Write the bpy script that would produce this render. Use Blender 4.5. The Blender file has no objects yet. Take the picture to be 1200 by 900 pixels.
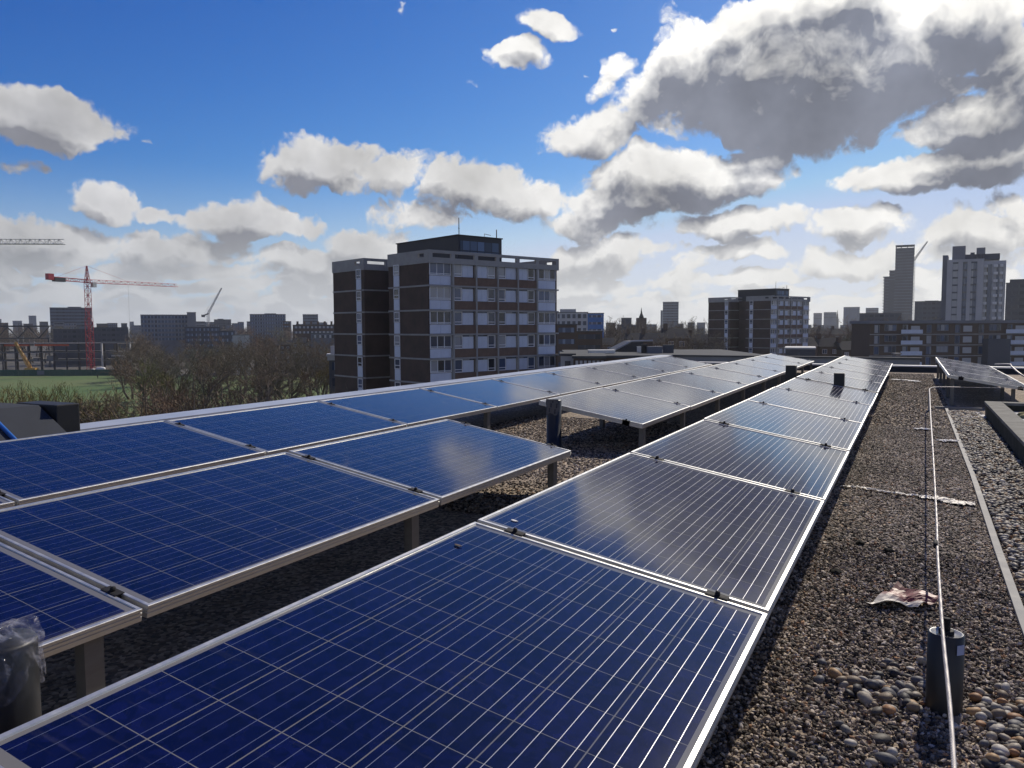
import bpy, bmesh, math, random
import numpy as np
from mathutils import Vector, Matrix

random.seed(7)
S = bpy.context.scene
COL = S.collection
rad = math.radians

# ------------------------------------------------------------------ camera
CAM_Z = 1.10
YAW, PITCH, ROLL, FPX = 0.4681, 0.0725, -0.0038, 924.76
F = Vector((-math.sin(YAW) * math.cos(PITCH), math.cos(YAW) * math.cos(PITCH), -math.sin(PITCH)))
R0 = Vector((math.cos(YAW), math.sin(YAW), 0))
U0 = R0.cross(F)
R2 = R0 * math.cos(ROLL) + U0 * math.sin(ROLL)
U2 = U0 * math.cos(ROLL) - R0 * math.sin(ROLL)
FH = Vector((-math.sin(YAW), math.cos(YAW), 0))
EYE = Vector((0, 0, CAM_Z))
cam = bpy.data.cameras.new('camera')
cam.sensor_width = 36.0
cam.lens = FPX / 1200 * 36.0
cam.clip_start = 0.05
cam.clip_end = 20000
co = bpy.data.objects.new('camera', cam)
COL.objects.link(co)
co.matrix_world = Matrix(((R2.x, U2.x, -F.x, 0), (R2.y, U2.y, -F.y, 0), (R2.z, U2.z, -F.z, CAM_Z), (0, 0, 0, 1)))
S.camera = co
S.view_settings.view_transform = 'Standard'
S.view_settings.look = 'None'
S.view_settings.exposure = 0.0
S.view_settings.gamma = 1.0
S.view_settings.use_curve_mapping = False
try:
    S.cycles.use_denoising = True
    S.cycles.use_adaptive_sampling = True
    S.cycles.adaptive_threshold = .012
    S.cycles.adaptive_min_samples = 12
    S.cycles.max_bounces = 6
    S.cycles.volume_bounces = 0
    S.cycles.sample_clamp_indirect = 6.0
except Exception:
    pass


def ray(u, v):                       # direction of a point of the photograph (1200 x 900), used to survey real positions
    return F + R2 * ((u - 600) / FPX) + U2 * ((450 - v) / FPX)


def at_d(u, v, d):
    r = ray(u, v)
    return EYE + r * (d / r.dot(FH))


def at_z(u, v, z):
    r = ray(u, v)
    return EYE + r * ((z - CAM_Z) / r.z)


GZ = -20.0                           # street level; the roof deck is z = 0


# ------------------------------------------------------------------ node maths
class N:
    """a socket with arithmetic"""
    def __init__(s, nt, sock): s.nt, s.s = nt, sock
    def op(s, o, *a):
        n = s.nt.nodes.new('ShaderNodeMath'); n.operation = o
        for i, x in enumerate((s,) + a):
            if isinstance(x, N): s.nt.links.new(x.s, n.inputs[i])
            else: n.inputs[i].default_value = x
        return N(s.nt, n.outputs[0])
    def __add__(s, o): return s.op('ADD', o)
    def __sub__(s, o): return s.op('SUBTRACT', o)
    def __mul__(s, o): return s.op('MULTIPLY', o)
    def __truediv__(s, o): return s.op('DIVIDE', o)
    def madd(s, a, b): return s.op('MULTIPLY_ADD', a, b)
    def lt(s, o): return s.op('LESS_THAN', o)
    def gt(s, o): return s.op('GREATER_THAN', o)
    def abs(s): return s.op('ABSOLUTE')
    def mod(s, o): return s.op('FLOORED_MODULO', o)
    def max(s, o): return s.op('MAXIMUM', o)
    def min(s, o): return s.op('MINIMUM', o)
    def pow(s, o): return s.op('POWER', o)
    def step(s, a, b, c=0., d=1., kind='SMOOTHSTEP'):
        n = s.nt.nodes.new('ShaderNodeMapRange'); n.interpolation_type = kind
        s.nt.links.new(s.s, n.inputs[0])
        for i, x in enumerate((a, b, c, d)): n.inputs[i + 1].default_value = x
        return N(s.nt, n.outputs[0])


def vmath(nt, o, a, b=None, c=None):
    n = nt.nodes.new('ShaderNodeVectorMath'); n.operation = o
    for i, x in enumerate((a, b, c)):
        if x is None: continue
        if isinstance(x, N): nt.links.new(x.s, n.inputs[i])
        else: n.inputs[i].default_value = x
    return n


def noise(nt, vec, scale, detail=4, rough=.55, dist=0.):
    n = nt.nodes.new('ShaderNodeTexNoise')
    n.inputs['Scale'].default_value = scale; n.inputs['Detail'].default_value = detail
    n.inputs['Roughness'].default_value = rough; n.inputs['Distortion'].default_value = dist
    if vec is not None: nt.links.new(vec.s, n.inputs['Vector'])
    return n


def mixc(nt, f, a, b, blend='MIX'):
    n = nt.nodes.new('ShaderNodeMix'); n.data_type = 'RGBA'; n.blend_type = blend
    for i, x in ((0, f), (6, a), (7, b)):
        if isinstance(x, N): nt.links.new(x.s, n.inputs[i])
        elif i == 0: n.inputs[0].default_value = x
        else: n.inputs[i].default_value = (*x, 1)
    return N(nt, n.outputs[2])


# ------------------------------------------------------------------ sky and sun
SUN_EL, SUN_AZ = rad(38.5), rad(6.5)          # azimuth from +Y towards +X
SUN_DIR = Vector((math.sin(SUN_AZ) * math.cos(SUN_EL), math.cos(SUN_AZ) * math.cos(SUN_EL), math.sin(SUN_EL)))
sun = bpy.data.lights.new('sun', 'SUN')
sun.energy = 4.4
sun.angle = rad(0.53)
sun.color = (1.0, .91, .77)
so = bpy.data.objects.new('sun', sun)
COL.objects.link(so)
so.rotation_euler = SUN_DIR.to_track_quat('Z', 'Y').to_euler()

SKY_STRENGTH = 0.09
HAZE = 0.00011
CLOUDS = [  # surveyed cloud masses: photo u, v, half width, half height, weight
    (50, 132, 105, 52, 1.0), (120, 138, 50, 30, .7), (18, 192, 34, 16, .55), (165, 152, 12, 7, .5),
    (125, 238, 66, 36, .95), (190, 252, 70, 20, .8), (55, 282, 110, 32, .9), (290, 256, 95, 34, .95), (345, 266, 50, 20, .7),
    (200, 290, 140, 30, .9), (440, 285, 70, 32, .9),
    (385, 190, 110, 46, 1.05), (330, 205, 50, 30, .7), (465, 208, 70, 40, .9), (560, 220, 80, 46, .95), (620, 235, 90, 34, .85), (500, 255, 90, 26, .7),
    (588, 72, 66, 27, .82), (548, 78, 34, 16, .5), (637, 32, 54, 24, .85), (468, 10, 12, 28, .62), (717, 23, 10, 7, .55), (545, 108, 16, 9, .5), (612, 140, 7, 6, .5), (682, 86, 12, 8, .55),
    (722, 84, 34, 34, .8), (705, 108, 32, 30, .7), (700, 160, 95, 36, .85), (770, 130, 80, 60, .9), (640, 178, 34, 14, .4),
    (930, 85, 215, 112, 1.6), (800, 70, 60, 70, .95), (780, 30, 30, 34, .5), (1030, 60, 120, 95, 1.2), (1120, 20, 110, 60, 1.1), (1180, 70, 80, 50, .9), (960, 8, 190, 40, 1.1),
    (790, 212, 150, 46, 1.1), (740, 236, 110, 30, 1.1), (870, 196, 60, 36, .7), (690, 255, 120, 26, .8),
    (1080, 205, 145, 34, 1.0), (1150, 185, 100, 44, 1.05), (1130, 138, 130, 46, 1.15), (1195, 110, 60, 60, 1.),
    (850, 262, 130, 24, .85), (700, 296, 105, 32, .95), (1000, 268, 100, 30, .8), (1150, 272, 120, 42, 1.), (1190, 240, 70, 30, .8), (1115, 242, 34, 12, .4), (800, 305, 70, 22, .7),
]


_r = random.Random(12)
for _v, _hh, _st in ((354, 9, 62), (338, 12, 80), (320, 15, 100), (298, 19, 125)):
    _u = -60 + _r.uniform(0, 40)
    while _u < 1260:
        if not (_v < 300 and 380 < _u < 640):
            CLOUDS.append((_u, _v + _r.uniform(-7, 7), _st * _r.uniform(.5, .9), _hh * _r.uniform(.8, 1.5), _r.uniform(.65, 1.0)))
        _u += _st * _r.uniform(.7, 1.25)


def azel(u, v):
    r = ray(u, v).normalized()
    return math.atan2(r.dot(R0), r.dot(FH)), math.asin(r.z)


def make_world():
    w = bpy.data.worlds.new('World'); S.world = w; w.use_nodes = True
    nt = w.node_tree; nt.nodes.clear()
    # density of cloud in a direction, as a node group so that it can be sampled again towards the sun
    g = bpy.data.node_groups.new('cloud_density', 'ShaderNodeTree')
    g.interface.new_socket('Dir', in_out='INPUT', socket_type='NodeSocketVector')
    g.interface.new_socket('Density', in_out='OUTPUT', socket_type='NodeSocketFloat')
    gi = g.nodes.new('NodeGroupInput'); go = g.nodes.new('NodeGroupOutput')
    d = N(g, gi.outputs[0])
    # warp for billows
    wn = noise(g, d, 5.5, 2, .6)
    wv = vmath(g, 'SUBTRACT', N(g, wn.outputs['Color']), (.5, .5, .5))
    wv = vmath(g, 'SCALE', N(g, wv.outputs[0])); wv.inputs['Scale'].default_value = .075
    dw = vmath(g, 'ADD', d, N(g, wv.outputs[0]))
    wn2 = noise(g, d, 19., 3, .62)
    wv2 = vmath(g, 'SCALE', N(g, vmath(g, 'SUBTRACT', N(g, wn2.outputs['Color']), (.5, .5, .5)).outputs[0])); wv2.inputs['Scale'].default_value = .040
    dw = vmath(g, 'ADD', N(g, dw.outputs[0]), N(g, wv2.outputs[0]))
    dw = N(g, vmath(g, 'NORMALIZE', N(g, dw.outputs[0])).outputs[0])
    x = N(g, vmath(g, 'DOT_PRODUCT', dw, tuple(R0)).outputs['Value'])
    y = N(g, vmath(g, 'DOT_PRODUCT', dw, tuple(FH)).outputs['Value'])
    z = N(g, vmath(g, 'DOT_PRODUCT', dw, (0, 0, 1)).outputs['Value'])
    az = x.op('ARCTAN2', y); el = z.op('ARCSINE')
    cb = g.nodes.new('ShaderNodeCombineXYZ'); g.links.new(az.s, cb.inputs[0]); g.links.new(el.s, cb.inputs[1])
    p = N(g, cb.outputs[0])
    m = None
    for (u, v, hw, hh, wt) in CLOUDS:
        a, e = azel(u, v)
        a1, _ = azel(u + hw, v); _, e1 = azel(u, v - hh)
        ia, ie = 1 / abs(a1 - a), 1 / abs(e1 - e)
        q = vmath(g, 'MULTIPLY_ADD', p, (ia, ie, 1), (-a * ia, -e * ie, 0))
        qo = N(g, q.outputs[0])
        r = N(g, vmath(g, 'DOT_PRODUCT', qo, qo).outputs['Value'])
        b = r.madd(-wt, wt)
        m = b if m is None else m.op('SMOOTH_MAX', b, .18)
    m = m.max(0.)
    # low bank towards the horizon, layered
    sx = vmath(g, 'MULTIPLY', p, (7., 24., 1.))
    ln = N(g, noise(g, N(g, sx.outputs[0]), 1.0, 3, .55).outputs[0])
    bank = (el.step(.03, .12, 1., 0.) * ln.step(.40, .62, .04, .8)).max(el.step(.0, .085, .68, 0.))
    m = m.max(bank)
    # unseen clouds outside the surveyed sky, added for panel reflections and ambient fill
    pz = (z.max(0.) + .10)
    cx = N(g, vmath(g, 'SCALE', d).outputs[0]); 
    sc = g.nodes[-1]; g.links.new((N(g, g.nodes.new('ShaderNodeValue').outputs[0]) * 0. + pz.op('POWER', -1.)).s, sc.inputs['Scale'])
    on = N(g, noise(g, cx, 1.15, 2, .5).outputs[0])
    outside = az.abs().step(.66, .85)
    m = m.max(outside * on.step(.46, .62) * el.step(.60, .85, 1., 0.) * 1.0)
    fine = N(g, noise(g, d, 9., 5, .62).outputs[0])
    puff = None
    for sc_, w_ in ((12., .50), (26., .30), (58., .18), (120., .10)):
        q = (N(g, noise(g, dw, sc_, 1, .5).outputs[0]) - .5).abs() * (2 * w_)
        puff = q if puff is None else puff + q
    dens = m + (fine - .5) * 1.0 + puff * 1.0
    dens = dens - .505
    dens = dens * m.step(.0, .10)
    g.links.new(dens.s, go.inputs[0])

    tc = nt.nodes.new('ShaderNodeTexCoord')
    d = N(nt, vmath(nt, 'NORMALIZE', N(nt, tc.outputs['Generated'])).outputs[0])
    def dens_at(vec):
        n = nt.nodes.new('ShaderNodeGroup'); n.node_tree = g
        nt.links.new(vec.s, n.inputs[0]); return N(nt, n.outputs[0])
    D0 = dens_at(d)
    off = (SUN_DIR * .060 + Vector((0, 0, .020)))
    elv = N(nt, vmath(nt, 'DOT_PRODUCT', d, (0, 0, 1)).outputs['Value'])
    osc = vmath(nt, 'SCALE', tuple(off)); nt.links.new(elv.step(.0, .28, .30, 1.0).s, osc.inputs['Scale'])
    D1 = dens_at(N(nt, vmath(nt, 'NORMALIZE', N(nt, vmath(nt, 'ADD', d, N(nt, osc.outputs[0])).outputs[0])).outputs[0]))
    wisp = N(nt, noise(nt, d, 42., 6, .68, .4).outputs[0]) - .5
    alpha = (D0 + wisp * .55 * D0.step(.0, .10)).step(.0, .26)
    cosun0 = N(nt, vmath(nt, 'DOT_PRODUCT', d, tuple(SUN_DIR)).outputs['Value'])
    thick = D0.max(0.) * (cosun0.step(.80, .93, .30, .62)) + D1.max(0.) * .78
    Dm = dens_at(N(nt, vmath(nt, 'NORMALIZE', N(nt, vmath(nt, 'ADD', d, tuple(SUN_DIR * .016 + Vector((0, 0, .010)))).outputs[0])).outputs[0]))
    relief = (Dm.max(0.) - D0.max(0.)) * 1.5
    shade = (thick.step(.02, .80) + relief).max(0.)
    cos0 = N(nt, vmath(nt, 'DOT_PRODUCT', d, tuple(SUN_DIR)).outputs['Value'])
    shade = (shade + D0.max(0.) * cos0.step(.55, .85, .50, 0.)).min(1.)
    cosun = N(nt, vmath(nt, 'DOT_PRODUCT', d, tuple(SUN_DIR)).outputs['Value'])
    glow = cosun.max(0.).pow(3.)
    elv = N(nt, vmath(nt, 'DOT_PRODUCT', d, (0, 0, 1)).outputs['Value'])
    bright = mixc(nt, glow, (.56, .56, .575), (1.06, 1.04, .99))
    bright = mixc(nt, cosun.step(-.45, .10, 1., 0.), bright, (1.0, .98, .94))      # unseen clouds facing the sun, brightened to lift the ambient fill
    dark = mixc(nt, glow, (.21, .215, .245), (.20, .22, .28))
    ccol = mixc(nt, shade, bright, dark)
    soft = N(nt, noise(nt, d, 8., 4, .6).outputs[0]).step(.3, .7, .74, 1.26, 'LINEAR')
    sv = vmath(nt, 'SCALE', ccol); nt.links.new(soft.s, sv.inputs['Scale']); ccol = N(nt, sv.outputs[0])
    low = elv.step(.005, .145, 1., 0.)
    ccol = mixc(nt, low * .80, ccol, mixc(nt, glow, (.50, .53, .57), (1.12, 1.09, 1.01)))
    sky = nt.nodes.new('ShaderNodeTexSky'); sky.sky_type = 'NISHITA'; sky.sun_disc = False
    sky.sun_elevation = SUN_EL; sky.sun_rotation = SUN_AZ
    sky.air_density = 1.0; sky.dust_density = .35; sky.ozone_density = 2.2; sky.altitude = 50
    sep = nt.nodes.new('ShaderNodeSeparateColor'); nt.links.new(sky.outputs[0], sep.inputs[0])
    cmb = nt.nodes.new('ShaderNodeCombineColor')
    for ch, (a, p) in enumerate(((1.30, 2.1), (.98, 1.55), (1.03, 1.02))):   # a deep late winter blue
        nt.links.new(((N(nt, sep.outputs[ch]) * SKY_STRENGTH).pow(p) * (a / SKY_STRENGTH)).min((.42, .56, .84)[ch] / SKY_STRENGTH).s, cmb.inputs[ch])
    pre = mixc(nt, elv.step(-.01, .20, 1., 0.) * .85, N(nt, cmb.outputs[0]), mixc(nt, cosun.step(.50, .86), (5.7, 6.7, 8.0), (9.2, 9.2, 9.0)))
    b1 = nt.nodes.new('ShaderNodeBackground'); b1.inputs[1].default_value = SKY_STRENGTH
    nt.links.new(pre.s, b1.inputs[0])
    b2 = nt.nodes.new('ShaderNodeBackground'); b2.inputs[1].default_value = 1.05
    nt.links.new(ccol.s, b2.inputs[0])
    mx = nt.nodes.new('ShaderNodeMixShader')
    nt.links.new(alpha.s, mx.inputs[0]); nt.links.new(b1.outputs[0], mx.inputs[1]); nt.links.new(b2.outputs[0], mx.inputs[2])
    out = nt.nodes.new('ShaderNodeOutputWorld'); nt.links.new(mx.outputs[0], out.inputs[0])
    w.cycles.sampling_method = 'MANUAL'; w.cycles.sample_map_resolution = 512


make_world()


# ------------------------------------------------------------------ materials
def new_mat(name):
    m = bpy.data.materials.new(name); m.use_nodes = True
    nt = m.node_tree
    return m, nt, nt.nodes['Principled BSDF']


def pbr(name, col, rough=.7, metal=0., var=.25, vscale=3., bump=0., bscale=30., coord='Object', spec=.5, island=0., objvar=0.):
    """a principled surface whose own colour varies a little"""
    m, nt, b = new_mat(name)
    b.inputs['Roughness'].default_value = rough; b.inputs['Metallic'].default_value = metal
    b.inputs['Specular IOR Level'].default_value = spec
    tc = nt.nodes.new('ShaderNodeTexCoord'); v = N(nt, tc.outputs[coord])
    n1 = N(nt, noise(nt, v, vscale, 6, .6).outputs[0])
    f = n1.step(.25, .75, 1 - var, 1 + var, 'LINEAR')
    if island:
        ge = nt.nodes.new('ShaderNodeNewGeometry')
        f = f * N(nt, ge.outputs['Random Per Island']).step(0, 1, 1 - island, 1 + island, 'LINEAR')
    base = (*col,)
    if objvar:                                   # each tree its own tint
        oi = nt.nodes.new('ShaderNodeObjectInfo'); rr_ = N(nt, oi.outputs['Random'])
        base = mixc(nt, rr_, tuple(c * k for c, k in zip(col, (1.15, .92, .85))), tuple(c * k for c, k in zip(col, (.92, 1.05, .92))))
        f = f * (rr_ * 7.3).mod(1.).step(0, 1, 1 - objvar, 1 + objvar, 'LINEAR')
    sc = vmath(nt, 'SCALE', base); nt.links.new(f.s, sc.inputs['Scale'])
    nt.links.new(sc.outputs[0], b.inputs['Base Color'])
    r = n1.step(.3, .7, max(.02, rough - .08), min(1, rough + .08), 'LINEAR'); nt.links.new(r.s, b.inputs['Roughness'])
    if bump:
        bp = nt.nodes.new('ShaderNodeBump'); bp.inputs['Strength'].default_value = bump; bp.inputs['Distance'].default_value = .01
        nt.links.new(noise(nt, v, bscale, 6, .65).outputs[0], bp.inputs['Height']); nt.links.new(bp.outputs[0], b.inputs['Normal'])
    return m


def m_cells():
    m, nt, b = new_mat('solar_cells')
    tc = nt.nodes.new('ShaderNodeTexCoord'); v = N(nt, tc.outputs['Object'])
    sp = nt.nodes.new('ShaderNodeSeparateXYZ'); nt.links.new(v.s, sp.inputs[0])
    x, y = N(nt, sp.outputs[0]), N(nt, sp.outputs[1])
    P = .1575
    cx = (x + 3 * P).mod(P); cy = (y + 5 * P).mod(P)
    gx = (cx - P / 2).abs().gt(P / 2 - .0014)
    gy = (cy - P / 2).abs().gt(P / 2 - .0011)
    outx = x.abs().gt(3 * P); outy = y.abs().gt(5 * P)
    gap = gx.max(gy).max(outx).max(outy)
    bb = (cx.mod(P / 4) - P / 8).abs().lt(.00068)
    fing = (cy.mod(.0026) - .0013).abs().lt(.0001)
    bus = bb * (outx.max(outy).madd(-1., 1.))
    # crystal grain and per-cell tone
    vo = nt.nodes.new('ShaderNodeTexVoronoi'); vo.inputs['Scale'].default_value = 52
    nt.links.new(v.s, vo.inputs['Vector'])
    vs = nt.nodes.new('ShaderNodeSeparateColor'); nt.links.new(vo.outputs['Color'], vs.inputs[0])
    grain = N(nt, vs.outputs[0]).step(0, 1, .66, 1.34, 'LINEAR')
    oi = nt.nodes.new('ShaderNodeObjectInfo')
    cellid = nt.nodes.new('ShaderNodeCombineXYZ')
    nt.links.new(((x + 3 * P) / P).op('FLOOR').s, cellid.inputs[0]); nt.links.new(((y + 5 * P) / P).op('FLOOR').s, cellid.inputs[1])
    nt.links.new(N(nt, oi.outputs['Random']).op('MULTIPLY', 50.).s, cellid.inputs[2])
    wn = nt.nodes.new('ShaderNodeTexWhiteNoise'); nt.links.new(cellid.outputs[0], wn.inputs['Vector'])
    tone = grain * N(nt, wn.outputs['Value']).step(0, 1, .84, 1.16, 'LINEAR')
    sc = vmath(nt, 'SCALE', (.0030, .0040, .037)); nt.links.new(tone.s, sc.inputs['Scale'])
    col = mixc(nt, gap, N(nt, sc.outputs[0]), (.155, .15, .145))
    col = mixc(nt, bus, col, (.33, .33, .35))
    # dust
    du = N(nt, noise(nt, v, 2.3, 8, .7).outputs[0]).step(.45, .8) * .012
    edge = (x.madd(1., 0.)).step(.43, .485) * .05
    col = mixc(nt, du + edge, col, (.34, .32, .29))
    ofs = vmath(nt, 'ADD', v, None); nt.links.new(vmath(nt, 'SCALE', (31., 17., 9.)).outputs[0], ofs.inputs[1]); nt.links.new(oi.outputs['Random'], ofs.inputs[1].links[0].from_node.inputs['Scale'])
    of = N(nt, ofs.outputs[0])
    smear = N(nt, noise(nt, of, 3.2, 6, .68, 1.6).outputs[0]).step(.64, .80) * N(nt, noise(nt, of, 24., 4, .7).outputs[0]).step(.42, .70) * .20
    st = vmath(nt, 'MULTIPLY', of, (2.2, 26., 1.))
    streak = N(nt, noise(nt, N(nt, st.outputs[0]), 1.6, 4, .6).outputs[0]).step(.60, .82) * .035
    spot = nt.nodes.new('ShaderNodeTexVoronoi'); spot.inputs['Scale'].default_value = 7.; nt.links.new(of.s, spot.inputs['Vector'])
    ss = nt.nodes.new('ShaderNodeSeparateColor'); nt.links.new(spot.outputs['Color'], ss.inputs[0])
    spots = N(nt, spot.outputs['Distance']).lt(.03) * N(nt, ss.outputs[1]).gt(.72) * .5
    col = mixc(nt, (smear + streak + spots).min(.6), col, (.52, .50, .47))
    nt.links.new(col.s, b.inputs['Base Color'])
    nt.links.new((bus * .85).s, b.inputs['Metallic'])
    ro = N(nt, noise(nt, v, 3., 5, .6).outputs[0]).step(.3, .7, .075, .115, 'LINEAR')
    nt.links.new((ro + bus * .22).s, b.inputs['Roughness'])
    b.inputs['IOR'].default_value = 1.38
    b.inputs['Sheen Weight'].default_value = .015; b.inputs['Sheen Roughness'].default_value = .25
    bp = nt.nodes.new('ShaderNodeBump'); bp.inputs['Strength'].default_value = .03; bp.inputs['Distance'].default_value = .002
    nt.links.new(noise(nt, v, 14., 3, .5).outputs[0], bp.inputs['Height']); nt.links.new(bp.outputs[0], b.inputs['Normal'])
    return m


def m_stone(name, ramp, rough=.75, vscale=60.):
    """stones, each with its own tone"""
    m, nt, b = new_mat(name)
    ge = nt.nodes.new('ShaderNodeNewGeometry')
    cr = nt.nodes.new('ShaderNodeValToRGB'); nt.links.new(ge.outputs['Random Per Island'], cr.inputs[0])
    e = cr.color_ramp.elements
    cr.color_ramp.interpolation = 'CONSTANT'
    while len(e) < len(ramp): e.new(.5)
    for i, (p, c) in enumerate(ramp):
        e[i].position = p; e[i].color = (*c, 1)
    tc = nt.nodes.new('ShaderNodeTexCoord'); v = N(nt, tc.outputs['Object'])
    n1 = N(nt, noise(nt, v, vscale, 5, .65).outputs[0]).step(.25, .75, .72, 1.28, 'LINEAR')
    big = N(nt, noise(nt, v, 1.3, 5, .65).outputs[0]).step(.3, .7, .68, 1.30, 'LINEAR')
    sc = vmath(nt, 'SCALE', N(nt, cr.outputs[0])); nt.links.new((n1 * big).s, sc.inputs['Scale'])
    nt.links.new(sc.outputs[0], b.inputs['Base Color'])
    b.inputs['Roughness'].default_value = rough
    b.inputs['Specular IOR Level'].default_value = .14
    bp = nt.nodes.new('ShaderNodeBump'); bp.inputs['Strength'].default_value = .25; bp.inputs['Distance'].default_value = .002
    nt.links.new(noise(nt, v, 260., 3, .6).outputs[0], bp.inputs['Height']); nt.links.new(bp.outputs[0], b.inputs['Normal'])
    return m


def m_deck():
    """gravel bed seen between the loose stones"""
    m, nt, b = new_mat('gravel_bed')
    tc = nt.nodes.new('ShaderNodeTexCoord'); v = N(nt, tc.outputs['Object'])
    vo = nt.nodes.new('ShaderNodeTexVoronoi'); vo.inputs['Scale'].default_value = 62; nt.links.new(v.s, vo.inputs['Vector'])
    sp = nt.nodes.new('ShaderNodeSeparateColor'); nt.links.new(vo.outputs['Color'], sp.inputs[0])
    cr = nt.nodes.new('ShaderNodeValToRGB'); nt.links.new(sp.outputs[0], cr.inputs[0])
    e = cr.color_ramp.elements
    e[0].color = (.085, .065, .046, 1); e[1].color = (.50, .40, .29, 1)
    x = e.new(.45); x.color = (.23, .175, .125, 1)
    big = N(nt, noise(nt, v, 1.1, 5, .6).outputs[0]).step(.3, .7, .72, 1.2, 'LINEAR')
    sc = vmath(nt, 'SCALE', N(nt, cr.outputs[0])); nt.links.new(big.s, sc.inputs['Scale'])
    nt.links.new(sc.outputs[0], b.inputs['Base Color'])
    b.inputs['Roughness'].default_value = .9
    bp = nt.nodes.new('ShaderNodeBump'); bp.inputs['Strength'].default_value = 1.; bp.inputs['Distance'].default_value = .008; bp.invert = True
    nt.links.new(vo.outputs['Distance'], bp.inputs['Height']); nt.links.new(bp.outputs[0], b.inputs['Normal'])
    return m


def m_grid(name, wall, glass, px, py, fx, fy, rough=.35):
    """rows of panes between mullions, in metres along the face"""
    m, nt, b = new_mat(name)
    tc = nt.nodes.new('ShaderNodeTexCoord'); v = N(nt, tc.outputs['Object'])
    sp = nt.nodes.new('ShaderNodeSeparateXYZ'); nt.links.new(v.s, sp.inputs[0])
    h = N(nt, sp.outputs[0]) + N(nt, sp.outputs[1]); z = N(nt, sp.outputs[2])
    pane = h.mod(px).lt(px * fx) * z.mod(py).lt(py * fy)
    ci = nt.nodes.new('ShaderNodeCombineXYZ')
    nt.links.new((h / px).op('FLOOR').s, ci.inputs[0]); nt.links.new((z / py).op('FLOOR').s, ci.inputs[1])
    wn = nt.nodes.new('ShaderNodeTexWhiteNoise'); nt.links.new(ci.outputs[0], wn.inputs['Vector'])
    t = N(nt, wn.outputs['Value'])
    gl = mixc(nt, t, tuple(c * .5 for c in glass), tuple(min(1, c * 1.9 + .01) for c in glass))
    nn = N(nt, noise(nt, v, .35, 5, .6).outputs[0]).step(.3, .7, .8, 1.2, 'LINEAR')
    wl = vmath(nt, 'SCALE', (*wall,)); nt.links.new(nn.s, wl.inputs['Scale'])
    nt.links.new(mixc(nt, pane, N(nt, wl.outputs[0]), gl).s, b.inputs['Base Color'])
    nt.links.new(pane.step(0, 1, .85, rough, 'LINEAR').s, b.inputs['Roughness'])
    return m


def m_pane():
    m, nt, b = new_mat('window_pane')
    oi = nt.nodes.new('ShaderNodeObjectInfo'); r = N(nt, oi.outputs['Random'])
    tc = nt.nodes.new('ShaderNodeTexCoord'); v = N(nt, tc.outputs['Object'])
    sp = nt.nodes.new('ShaderNodeSeparateXYZ'); nt.links.new(v.s, sp.inputs[0]); x = N(nt, sp.outputs[0])
    ci = nt.nodes.new('ShaderNodeCombineXYZ'); nt.links.new((x / .95).op('FLOOR').s, ci.inputs[0]); nt.links.new((r * 90.).s, ci.inputs[1])
    wn = nt.nodes.new('ShaderNodeTexWhiteNoise'); nt.links.new(ci.outputs[0], wn.inputs['Vector']); t = N(nt, wn.outputs['Value'])
    c = mixc(nt, t, (.015, .020, .030), (.075, .115, .21))  # reflected sky put into the base colour as a blue tint
    fold_shade = (x * 40.).op('SINE').step(-1., 1., .8, 1.1, 'LINEAR')  # shading of curtain folds, banded into the colour
    cur = vmath(nt, 'SCALE', (.34, .35, .37)); nt.links.new(fold_shade.s, cur.inputs['Scale'])
    c = mixc(nt, t.mod(.1).gt(.074), c, N(nt, cur.outputs[0]))
    nt.links.new(c.s, b.inputs['Base Color']); b.inputs['Roughness'].default_value = .07; b.inputs['IOR'].default_value = 1.6
    return m


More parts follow.
